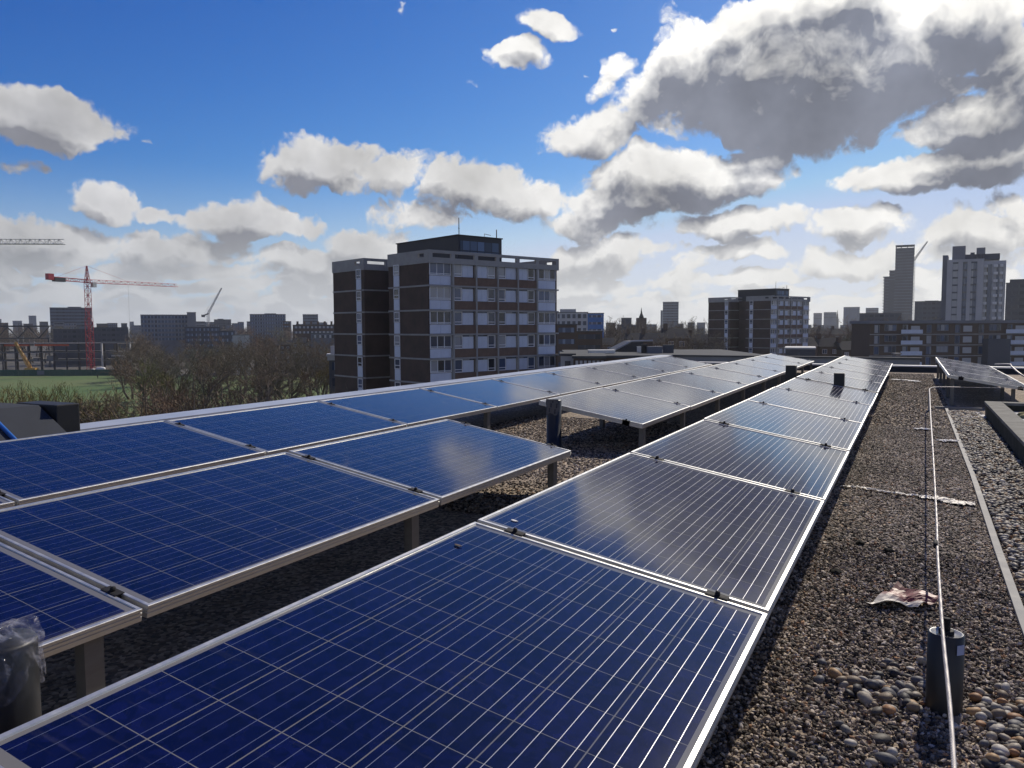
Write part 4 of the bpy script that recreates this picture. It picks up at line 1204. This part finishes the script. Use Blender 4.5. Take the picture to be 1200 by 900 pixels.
t = thing('hoarding', 'dark green site hoarding along the far edge of the grass', 'hoarding', W(r0, d, GZ), (0, 0, YAWZ)); w = r1 - r0
part('board_panel', MB().box((0, 0, 0), (w, .12, 2.7)), M['hoard'], t)
mb = MB()
for i in range(40): mb.box((w * i / 40, -.08, 0), (w * i / 40 + .14, -.004, 2.9))
part('posts', mb, M['hoard'], t)
x = cam_r(41, d) - r0; part('notice_board', MB().box((x, -.14, .5), (x + 3.2, -.09, 2.3)), M['bluegrey'], t)
# yellow crawler crane
d = 360; base = W(cam_r(34, d), d, GZ); t = thing('crawler_crane', 'yellow crawler crane with lowered boom in the building site', 'crane', base, (0, 0, YAWZ))
z = zpix(401, d, 17) - GZ; x = cam_r(17, d) - cam_r(34, d)
mb = MB(); lattice(mb, (0, 0, 2.2), (x, 0, z), 1.3, 12, .16, w2=.8); mb.tube([(0, 0, 2.2), (x, 0, z)], .42, 4); part('boom', mb, M['yellow'], t)
part('cab', MB().box((-2.2, -1.4, 1.1), (2.6, 1.4, 3.2)), M['yellow'], t)
mb = MB()
for y in (-1.9, 1.1): mb.box((-2.8, y, 0), (2.8, y + .8, 1.05))
part('tracks', mb, M['crane_dark'], t)
part('stay', MB().tube([(2.0, 0, 3.2), (x * .9, 0, z * .95)], .06, 4), M['crane_dark'], t)
d = 357; base = W(cam_r(115.5, d), d, GZ); t = thing('mixer_truck', 'white concrete mixer at the foot of the red crane', 'truck', base, (0, 0, YAWZ))
part('drum', MB().tube([(-2.2, 0, 1.9), (-1.2, 0, 2.3), (.6, 0, 2.5), (2.0, 0, 3.0)], [.7, 1.25, 1.2, .6], 12), M['whitecap'], t)
part('chassis', MB().box((-3.6, -1.1, .5), (2.4, 1.1, 1.0)), M['crane_dark'], t); part('cab', MB().box((-4.3, -1.1, .6), (-2.6, 1.1, 2.9)), M['whitecap'], t)
for x in (-3.4, -.2, 1.2):
    for y in (-1.15, .85): part('wheel', MB().tube([(x, y, .5), (x, y + .3, .5)], .5, 12), M['crane_dark'], t)
d = 357; base = W(cam_r(146, d), d, GZ); mb = MB(); rr = random.Random(2)
vv, ff = ico(2)
for i in range(14):
    s = rr.uniform(.7, 1.7); cx, cy = rr.uniform(-4, 3), rr.uniform(-1.5, 1.5); mb.add([(cx + x * s, cy + y * s, max(0, .4 + z * s + rr.uniform(-.15, .15))) for x, y, z in vv], [tuple(f) for f in ff])
tag(link('rubble_heap', mb.mesh('rubble_heap', M['sitedeck']), None, base, (0, 0, YAWZ)), 'pale rubble heap at the right end of the hoarding', 'rubble')
block('site_shed', 'low dark site shed right of the crane mast behind the frames', 'shed', 108, 150, 384, 450, 14, 'darkgrey', 0, 3, 'band_dark')
block('site_building', 'long dark half built block behind the gantry', 'building', 62, 112, 386, 455, 14, 'darkgrey', 0, 3, 'band_dark')

d = 330; p = W(cam_r(112, d), d, GZ + .07); bm = bmesh.new()
me = bpy.data.meshes.new('person'); sk = [(0, 0, .95), (0, 0, 1.2), (0, 0, 1.45), (0, 0, 1.55), (0, 0, 1.70), (.1, 0, .9), (.12, .06, .48), (.12, -.02, .05), (-.1, 0, .9), (-.12, -.08, .48), (-.12, -.16, .05), (.2, 0, 1.42), (.26, .03, 1.15), (.25, -.05, .9), (-.2, 0, 1.42), (-.26, -.03, 1.15), (-.25, .05, .9), (.12, -.16, .03), (-.12, -.3, .03)]
me.from_pydata(sk, [(0, 1), (1, 2), (2, 3), (3, 4), (0, 5), (5, 6), (6, 7), (0, 8), (8, 9), (9, 10), (2, 11), (11, 12), (12, 13), (2, 14), (14, 15), (15, 16), (7, 17), (10, 18)], [])
me.materials.append(M['darkbox']); o = link('person', me, None, p, (0, 0, YAWZ + 1.)); mo = o.modifiers.new('skin', 'SKIN')
for v_, r_ in zip(me.skin_vertices[0].data, (.15, .15, .15, .055, .105, .1, .075, .05, .1, .075, .05, .07, .05, .035, .07, .05, .035, .04, .04)): v_.radius = (r_, r_)
me.skin_vertices[0].data[0].use_root = True
o.modifiers.new('smooth', 'SUBSURF').levels = 1
tag(o, 'person in dark clothes walking on the far grass before the green hoarding', 'person')
bm.free()

# ---- centre, between the two towers
t, w_, h_ = block('office_block', 'white and grey office block with gridded windows right of the tower block', 'office', 652, 689, 366.5, 330, 18, 'paleblock', 0, 4, 'band_pale', 1.7, 2.9, plant=[(656, 675, 362)])
block('office_wing', 'bright blue wing at the right end of the white office block', 'office', 688.7, 707.5, 367.5, 329, 16, 'bluecl', 0, 3, 'band_blue', 1.0)
block('flats', 'brown brick flats with blue doors below the white office block', 'flats', 652, 676, 381, 185, 10, 'brown', 0, 4, 'band_blue', 1.1, 2.7)
block('flats', 'lower brown flats between the white office and the trees', 'flats', 675, 706, 389, 200, 10, 'brown', 0, 4, 'band_dark', 1.2, 2.7)
t, w_, h_ = block('skyline_tower', 'lone grey tower on the skyline beside the church spire', 'tower', 776.5, 795, 354, 900, 18, 'bluegrey', 0, 8, 'band_dark', 1.2, 3)
block('skyline_tower', 'low side block left of the lone grey tower', 'block', 774, 776.4, 364, 902, 14, 'bluegrey')
block('turret_block', 'square dark turret between the bare trees', 'turret', 728, 740, 373, 420, 6, 'darkgrey', 0, 2, 'band_dark')
d = 450; base = W(cam_r(751.5, d), d, GZ); t = thing('church', 'dark church with slender spire on the skyline', 'church', base, (0, 0, YAWZ + .3))
H = zpix(372.5, d, 751) - GZ; zs = zpix(359.5, d, 752) - GZ
part('tower', MB().box((-2.2, -2.2, 0), (2.2, 2.2, H)), M['brown'], t)
part('spire', MB().lathe([(1.5, H), (1.3, H + .8), (.5, H + 2.6), (0, zs)], 8, (0, 0, 0), False), M['slate'], t)
part('nave', MB().box((-3, 2.2, 0), (3, 18, H * .7)), M['brown'], t)
part('nave_roof', MB().add([(-3.3, 2.2, H * .7), (3.3, 2.2, H * .7), (3.3, 18, H * .7), (-3.3, 18, H * .7), (0, 2.2, H * .7 + 3.4), (0, 18, H * .7 + 3.4)], [(0, 1, 4), (1, 2, 5, 4), (2, 3, 5), (3, 0, 4, 5)]), M['slate'], t)

# terraced houses
HOUSE = None


def house(u, d, label, group, wall='brown', ang=0., w=7., h=15.2, sc=1.):
    global HOUSE
    p = W(cam_r(u, d), d, GZ)
    if HOUSE is None:
        t = thing('terraced_house', label, 'house', p, (0, 0, YAWZ + ang), group); HOUSE = t
        part('wall', MB().box((0, 0, 0), (w, 8, h)), M[wall], t)
        rf = part('roof', MB().add([(-.2, -.3, h), (w + .2, -.3, h), (w + .2, 8.3, h), (-.2, 8.3, h), (-.2, 4, h + 2.9), (w + .2, 4, h + 2.9)], [(0, 1, 5, 4), (2, 3, 4, 5), (1, 2, 5), (3, 0, 4), (3, 2, 1, 0)]), M['slate'], t)
        part('chimney', MB().box((.2, 3.3, h + 1.5), (1.3, 4.7, h + 4.3)), M['brown'], rf)
        for k in range(4):
            for x in (.9, 4.1):
                f = part('window', frame_window(2, 1.5, 1.5, .1, .09), M['wframe'], t, (x, -.06, h - 2.3 - k * 2.8)); part('pane', MB().box((.06, .05, .06), (1.44, .07, 1.44)), M['pane'], f)
        o = t
    else:
        o = copy_tree(HOUSE, None, label); o.location = p; o.rotation_euler = (0, 0, YAWZ + ang); o['group'] = group
    o.scale = (sc, sc, sc)
    return o


rr = random.Random(21)
for u0, u1, d, vt, lab, g in [(752, 832, 255, 389, 'brown terraced house with slate roof in the row below the church', 'terraced houses below the church'),
                              (700, 760, 300, 392, 'dark terraced house half hidden by trees left of the church', 'terraced houses left of the church'),
                              (935, 1030, 240, 396, 'dark terraced house between the second tower block and the balcony flats', 'terraced houses before the balcony flats'),
                              (945, 1030, 420, 386, 'far terraced house behind the second tower block', 'far terraced houses'),
                              (296, 398, 380, 398, 'dark terraced house beyond the park trees', 'terraced houses beyond the park')]:
    zt = zpix(vt, d, u0); sc = (zt - GZ) / 18.1
    r = cam_r(u0, d)
    while r < cam_r(u1, d):
        dd = d + rr.uniform(-6, 6)
        house(600 + r / d * FPX, dd, lab, g, ang=rr.choice([0, .12, -.1]), sc=sc * rr.uniform(.93, 1.06)); r += 7.2 * sc * rr.choice([1, 1, 1.6])
# low roofs just below our own
d = 95
block('low_building', 'long low building with flat grey roof just beyond the panel rows', 'building', 668, 900, 419, 96, 24, 'brown', .17, 1, 'band_dark', 1.0, top=.9)
d = 110; z0 = zpix(415.5, d, 740); p = W(cam_r(721, d), d, z0)
t = thing('roof_shed', 'black gabled shed with pale roof edge on the flat roof', 'shed', p, (0, 0, YAWZ))
k = 110 / FPX
ww = 44 * k
poly = [(0, 0), (ww, 0), (ww, 16 * k), (19 * k, 15.2 * k), (0, 5.5 * k)]
vs = [(x, 0, z) for x, z in poly] + [(x, 7, z) for x, z in poly]
part('wall', MB().add(vs, [(0, 1, 2, 3, 4), (9, 8, 7, 6, 5)] + [(i, i + 5, (i + 1) % 5 + 5, (i + 1) % 5) for i in range(5)]), M['plant'], t)
mb = MB(); mb.tube([(0, -.08, 5.6 * k), (19 * k, -.08, 15.4 * k), (ww, -.08, 16.2 * k)], .12, 4, True, False); part('roof_edge', mb, M['paleblock'], t)
part('side_panel', MB().box((33 * k, -.09, .3), (ww - .05, -.01, 15.0 * k)), M['brown'], t)
for (u, v, w, h, m, nm, lab, dd) in [(749.5, 414.5, .55, .75, 'whitecap', 'roof_vent', 'small white vent before the black gabled shed', 106), (755.5, 417, .75, 1.1, 'darkbox', 'water_tank', 'black water tank beside the white vent', 104),
                                     (768, 417, 1.9, .8, 'bluegrey', 'roof_box', 'pale blue box right of the black water tank', 103), (784, 416, 1.3, 1.0, 'darkgrey', 'roof_box', 'dark box farther along the low flat roof', 104), (706, 416.5, 3.4, .35, 'whitecap', 'roof_light', 'long white rooflight left of the black shed', 103)]:
    p = W(cam_r(u, dd), dd, zpix(419, 96, u) - .02 + .3); t = thing(nm, lab, 'roof fitting', p, (0, 0, YAWZ))
    part('body', MB().box((-w / 2, 0, 0), (w / 2, w * .6, h)), M[m], t); part('lid', MB().box((-w / 2 - .05, -.05, h + .003), (w / 2 + .05, w * .6 + .05, h + .07)), M[m], t)
t, w_, h_ = block('corner_house', 'dark building with a row of small arches near the tower block', 'building', 672, 709, 420, 90, 10, 'brick', 0, 0)
for i in range(7): part('arch', MB().box((.25 + i * .48, -.06, h_ - .75), (.55 + i * .48, .05, h_ - .25)), M['paleblock'], t)
t, w_, h_ = block('conservatory', 'white railed terrace at the foot of the tower block', 'terrace', 657, 673.5, 417, 93, 6, 'paleblock', 0, 2, 'band_dark', .8, 1.5)
block('canopy_building', 'low building with pale overhanging roof before the second tower block', 'building', 921, 956, 409, 140, 10, 'darkgrey', 0, 1, 'band_dark', 1.2, roofmat='paleblock')
p = W(cam_r(1053.5, 24), 24, zpix(427.5, 24)); t = thing('roof_box', 'light grey ventilation box at the far roof end', 'roof fitting', p, (0, 0, YAWZ))
part('body', MB().box((-.07, 0, -.6), (.07, .2, .27)), M['midgrey'], t); part('cowl', MB().box((-.10, -.03, .275), (.10, .23, .31)), M['midgrey'], t)

# ---- right of the second tower
block('skyline_tower', 'small dark tower left of the far spired block', 'tower', 953, 963, 367, 1500, 16, 'bluegrey', 0, 4, 'band_dark')
block('skyline_tower', 'wide low tower beside the tiny far spire', 'tower', 965, 980, 366, 1500, 20, 'bluegrey', 0, 4, 'band_dark')
d = 1495; base = W(cam_r(981, d), d, GZ); t = thing('far_spire', 'tiny dark spire between the far skyline towers', 'spire', base, (0, 0, YAWZ)); zz = zpix(362.5, d, 981) - GZ
part('tower', MB().box((-2, -2, 0), (2, 2, zz - 18)), M['darkgrey'], t); part('spire', MB().lathe([(2.1, zz - 18), (0, zz)], 8, (0, 0, 0), False), M['slate'], t)
block('skyline_tower', 'pale square tower right of the tiny far spire', 'tower', 988, 1007, 360, 1300, 22, 'bluegrey', 0, 6, 'band_blue')
block('skyline_tower', 'pale low tower left of the stepped dark tower', 'tower', 1014, 1029, 361, 1300, 20, 'bluegrey', 0, 5, 'band_dark')
block('dark_block', 'long dark block below the far skyline towers', 'block', 1007, 1056, 367.5, 420, 14, 'darkgrey', 0, 4, 'band_dark', 1.2)
# stepped tower under construction
d = 900; t = thing('stepped_tower', 'tall dark stepped tower under construction with open upper floors', 'tower', W(cam_r(1033, d), d, GZ), (0, 0, YAWZ - PHI(1050))); r0 = cam_r(1033, d)
X = lambda u: XR(u, 1050, r0, d)
Z = lambda v: zpix(v, d, 1050) - GZ
for (a, b, v, y) in ((1040.5, 1047.5, 317, 1), (1047, 1068.5, 292, 0), (1034.5, 1041, 324, 2)):
    part('wall', MB().box((X(a), y, 0), (X(b), 22 - y, Z(v))), M['darkgrey'], t)
n = 0
for (a, b, v0, v1, y) in ((1033, 1040, 324, 368, 1.2), (1046.6, 1069, 288, 368, -.6), (1040, 1047, 317, 330, .4)):
    z = Z(v0)
    while z > Z(v1) and n < 95:
        part('floor_slab', MB().box((X(a), y, z - .5), (X(b), 22.5 - y, z)), M['bluegrey'], t); z -= 3.3; n += 1
for a in (1047, 1053, 1060, 1068):
    part('column', MB().box((X(a), -.3, Z(300)), (X(a) + .8, .6, Z(288))), M['darkgrey'], t)
# white tower
d = 300; r0 = cam_r(1107.5, d); t = thing('white_tower', 'white high rise with dark window strips and balconies', 'tower', W(r0, d, GZ), (0, 0, YAWZ - PHI(1140)))
X = lambda u: XR(u, 1140, r0, d)
Z = lambda v: zpix(v, d, 1140) - GZ
zt = Z(304.5)
part('wall', MB().box((0, 0, 0), (X(1150.5), 16, zt)), M['paleblock'], t)
part('side_wall', MB().box((X(1150.5) + .003, 2.5, 0), (X(1176.5), 18, zt - .8)), M['paleblock'], t)
part('rear_wall', MB().box((X(1101), 8, 0), (-.003, 20, Z(297))), M['midgrey'], t)
for (a, b, v) in ((1112.5, 1128, 287.5), (1141, 1151.5, 290.5), (1128, 1169, 298)):
    part('plant_room', MB().box((X(a), 5, zt - .1), (X(b), 13 - (v == 298) * .5, Z(v))), M['midgrey' if v != 298 else 'darkgrey'], t)
part('tank', MB().box((X(1134), 4, zt), (X(1139), 7, Z(296))), M['darkgrey'], t)
nfl = 25
for (a, b) in ((1114, 1120.5), (1126, 1131), (1135.5, 1142.5)):
    s = part('window_strip', MB().box((X(a), -.08, 1), (X(b), .1, zt - 1.4)), M['pane'], t)
    mb = MB()
    for k in range(nfl): mb.box((X(a), -.16, zt - 1.6 - k * 2.75), (X(b), -.085, zt - 1.0 - k * 2.75))
    part('spandrels', mb, M['darkgrey'], s)
for (a, b) in ((1131.3, 1135.2), (1120.8, 1125.7)):
    part('pier', MB().box((X(a), -.25, 0), (X(b), -.003, zt)), M['paleblock'], t)
mb = MB(); mb.box((X(1154), 2.42, 1), (X(1160), 2.55, zt - 2)); mb.box((X(1165.5), 2.42, 1), (X(1168.5), 2.55, zt - 2)); mb.box((X(1172.5), 2.42, 1), (X(1175), 2.55, zt - 2)); part('window_strip', mb, M['pane'], t)
n = 0
for k in range(15):
    z = zt - 2.2 - k * 2.75
    for (a, b) in ((1150.8, 1155), (1162, 1167), (1169.5, 1173)):
        part('balcony', MB().box((X(a), 1.2, z - 1.0), (X(b), 2.497, z)), M['whitecap'], t)
block('mid_block', 'grey banded block between the stepped tower and the white tower', 'block', 1071, 1102, 353.5, 500, 18, 'darkgrey', 0, 7, 'band_dark', 1.3, 3, plant=[(1083, 1099, 352.3)])
block('olive_tower', 'olive grey tower at the right edge behind the balcony flats', 'tower', 1177, 1232, 332, 330, 18, 'darkgrey', 0, 14, 'band_dark', 1.3, 2.8, plant=[(1181, 1215, 327)])
# balcony flats
d = 200; r0 = cam_r(1020, d); t = thing('balcony_flats', 'long low dark brick flats with pale floor lines and balconies', 'flats', W(r0, d, GZ), (0, 0, YAWZ))
X = lambda u: cam_r(u, d) - r0
zt = zpix(379, d, 1100) - GZ; w = X(1275)
part('wall', MB().box((0, 0, 0), (w, 11, zt)), M['brown'], t)
part('roof_slab', MB().box((-.4, -.5, zt + .003), (w + .4, 11.5, zt + .75)), M['midgrey'], t)
for k in range(1, 6):
    part('floor_line', MB().box((-.05, -.12, zt - .12 - k * 2.72), (w, .1, zt + .10 - k * 2.72)), M['concrete'], t)
rr = random.Random(31)
wf, wp = frame_window(3, 3.0, 1.6, .1, .10).mesh('window', M['midgrey']), MB().box((.05, .05, .05), (2.95, .07, 1.55)).mesh('pane', M['pane'])
wf2, wp2 = frame_window(1, 1.3, 2.1, .1, .10).mesh('window', M['midgrey']), MB().box((.05, .05, .05), (1.25, .07, 2.05)).mesh('pane', M['pane'])
bl = MB().box((0, 0, 0), (5.4, .12, 1.0)).mesh('balcony', M['panel']); pl = MB().box((0, 0, 0), (2.2, .08, 1.5)).mesh('infill_panel', M['paleblock'])
for k in range(4):
    z = zt - (k + 1) * 2.72 + .12
    for x0 in (0, 13.2, 26.4, 39.6):
        f = link('window', wf, t, (x0 + 3.6, -.09, z + .75)); link('pane', wp, f)
        f = link('window', wf2, t, (x0 + 1.0, -.09, z + .2)); link('pane', wp2, f)
        f = link('window', wf2, t, (x0 + 8.2, -.09, z + .2)); link('pane', wp2, f)
        link('infill_panel', pl, t, (x0 + 10.3, -.085, z + .5))
        if x0 in (0, 26.4): link('balcony', bl, t, (x0 + 7.4, -1.0, z + .05))
part('stair_tower', MB().box((X(1152), -2.5, 0), (X(1178), -.003, zpix(397, d, 1165) - GZ)), M['darkgrey'], t)


# ------------------------------------------------------------------ trees
def ribbon(V, Fs, a, b, w, rr):
    t = (b - a).normalized(); s = t.cross(Vector((rr.uniform(-1, 1), rr.uniform(-1, 1), rr.uniform(-1, 1)))); s = s.normalized() * w / 2 if s.length > .01 else Vector((w / 2, 0, 0))
    o = len(V); V += [a - s, a + s, b + s * .4, b - s * .4]; Fs.append((o, o + 1, o + 2, o + 3))


def tree_proto(seed, twig, up=.35, limbs=7, spread=1., dens=1., tall=15., tw=.034, multi=1):
    rr = random.Random(seed); tb = MB(); V, Fs = [], []
    def rnd(): return Vector((rr.gauss(0, 1), rr.gauss(0, 1), rr.gauss(0, 1)))
    def grow(p, d, L, r, lv):
        pts = [p]; dd = d.copy(); n = 3 if lv else 4
        for i in range(n):
            dd = (dd + rnd() * .13 + Vector((0, 0, up * .22))).normalized(); pts.append(pts[-1] + dd * L / n)
        if lv <= 2: tb.tube(pts, [r * (1 - .6 * i / n) for i in range(n + 1)], 6 if lv == 0 else 4, lv == 0, True)
        else:
            for a, b in zip(pts[:-1], pts[1:]): ribbon(V, Fs, a, b, max(r * 2, tw), rr)
        if lv >= 4: return
        m = [limbs, 5, 5, int(5 * dens)][lv]
        for j in range(m):
            k = (.42 if lv == 0 else .25) + (.58 if lv == 0 else .75) * (j + rr.random() * .8) / m; x = min(k, .999) * n; i = int(x); q = pts[i].lerp(pts[i + 1], x - i)
            ax = dd.cross(rnd()).normalized(); an = rr.uniform(.45, 1.0) * spread * (1 if lv else .95)
            nd = (Matrix.Rotation(an, 3, ax) @ dd); nd = (nd + Vector((0, 0, up * .6))).normalized()
            grow(q, nd, L * rr.uniform(.42, .66) * (1.0 if lv else .92), r * (.5 if lv else .42), lv + 1)
    for i in range(multi):
        a = 6.28 * i / multi; p = Vector((math.cos(a), math.sin(a), 0)) * (.5 if multi > 1 else 0)
        grow(p, (Vector((math.cos(a) * .25, math.sin(a) * .25, 1)) if multi > 1 else Vector((rr.uniform(-.05, .05), rr.uniform(-.05, .05), 1))).normalized(), tall * .46, tall * .016, 0)
    r = link('bare_tree', None)
    part('trunk', tb, M['bark'], r)
    me = bpy.data.meshes.new('crown'); me.from_pydata([tuple(v) for v in V], [], Fs); me.materials.append(M[twig]); me.update()
    link('crown', me, r)
    top = max(v.z for v in V)
    return r, top


PR = [tree_proto(1, 'twig_brown', .30, 7, 1.0, 1.2), tree_proto(2, 'twig_brown', .22, 8, 1.1, 1.2), tree_proto(3, 'twig_grey', .30, 7, .95, 1.2),
      tree_proto(4, 'twig_olive', .60, 7, .75, 1.2, 15, .034), tree_proto(5, 'twig_olive', .5, 6, .8, 1.1, 15, .034, 3), tree_proto(6, 'twig_grey', .35, 8, .95, .6, 15, .03, 2)]
used = [False] * len(PR)


def tree(i, u, vt, d, label, group, wide=1.):
    r, top = PR[i]
    o = r if not used[i] else copy_tree(r); used[i] = True
    s = (zpix(vt, d, u) - GZ) / top
    o.location = W(cam_r(u, d), d, GZ); o.scale = (s * wide, s * wide, s); o.rotation_euler = (0, 0, random.uniform(0, 6.28))
    tag(o, label, 'tree', group)


random.seed(44)
G = random.uniform
tree(5, 284, 427, 72, 'big bare tree with pale spreading limbs, nearest beyond the roof edge', None, 1.15)
tree(2, 203, 437, 78, 'bare grey tree with fine limbs left of the biggest bare tree', None, 1.1)
for u in range(-30, 112, 13): tree(random.choice([3, 4]), u + G(-4, 4), G(441, 450), G(82, 100), 'olive green bare tree with upright twigs in front of the grass', 'upright olive trees before the grass', 1.1)
for u in range(104, 250, 16): tree(random.choice([0, 1, 2]), u + G(-5, 5), G(441, 455), G(80, 100), 'brown bare tree in the low thicket below the roof edge', 'low thicket below the roof edge', 1.25)
for u in range(225, 400, 33): tree(random.choice([0, 1, 5]), u + G(-5, 5), G(436, 452), G(85, 115), 'bare tree in the park close behind the roof edge', 'park trees close behind the roof edge', 1.15)
for u in range(160, 390, 19): tree(random.choice([0, 1, 2, 4]), u + G(-8, 8), G(412, 436), G(150, 190), 'bare brown tree in the middle of the park', 'trees in the middle of the park', 1.3)
for dd, v0, v1 in ((235, 404, 413), (285, 396, 407), (330, 390, 401)):
    for u in range(150, 392, 15): tree(random.choice([0, 1, 2, 5]), u + G(-7, 7), G(v0 - 5, v1 + 5), dd + G(-22, 22), 'brown bare tree in the dense belt beyond the park', 'dense tree belt beyond the park', 1.35)
for u in range(-20, 165, 17): tree(random.choice([0, 1, 2]), u + G(-6, 6), G(386, 394), G(480, 540), 'far brown tree behind the building site', 'far trees behind the building site', 1.4)
for u in range(700, 832, 9): tree(random.choice([0, 1, 2]), u + G(-3, 3), G(367, 379), G(330, 400), 'bare tree standing on the skyline around the church', 'bare trees around the church', 1.2)
for u in range(690, 830, 12): tree(random.choice([0, 1, 2]), u + G(-4, 4), G(384, 397), G(210, 240), 'dark bare tree before the terraced houses below the church', 'trees before the houses below the church', 1.3)
for u in range(945, 1030, 9): tree(random.choice([0, 1, 2]), u + G(-3, 3), G(377, 392), G(260, 330), 'dark bare tree between the second tower block and the balcony flats', 'trees right of the second tower block', 1.3)

# low band of roofs and trees along the far skyline
for u0, u1 in ((-20, 400), (655, 830), (945, 1110)):
    u = u0
    while u < u1:
        wd = G(5, 16); block('low_building', 'low hazy rooftop in the far skyline band', 'building', u, u + wd, G(376.5, 381.5), G(650, 1250), 14, random.choice(['darkgrey', 'bluegrey', 'brown', 'midgrey']), 0, 2, random.choice(['band_dark', 'band_blue']), 1.2, group='low rooftops in the far skyline band')
        u += wd * G(.9, 1.8)
    for k in range(int((u1 - u0) / 13)): tree(random.choice([0, 1, 2]), G(u0, u1), G(377, 383), G(560, 760), 'small hazy tree in the far skyline band', 'trees in the far skyline band', 1.5)
for u in range(1012, 1110, 13): tree(random.choice([0, 1, 2]), u + G(-4, 4), G(368, 376), G(240, 300), 'bare tree behind the balcony flats', 'trees behind the balcony flats', 1.3)

# ------------------------------------------------------------------ air
hb = MB(); hb.box((-3500, -3500, GZ - 1), (3500, 3500, 75))
m = bpy.data.materials.new('haze'); m.use_nodes = True; nt = m.node_tree; nt.nodes.clear()
pv = nt.nodes.new('ShaderNodeVolumePrincipled'); out = nt.nodes.new('ShaderNodeOutputMaterial'); nt.links.new(pv.outputs[0], out.inputs['Volume'])
pv.inputs['Color'].default_value = (.82, .87, .95, 1); pv.inputs['Density'].default_value = HAZE; pv.inputs['Anisotropy'].default_value = .35
tag(link('haze', hb.mesh('haze', m)), 'thin pale haze in the air over the city', 'haze', None, 'stuff')
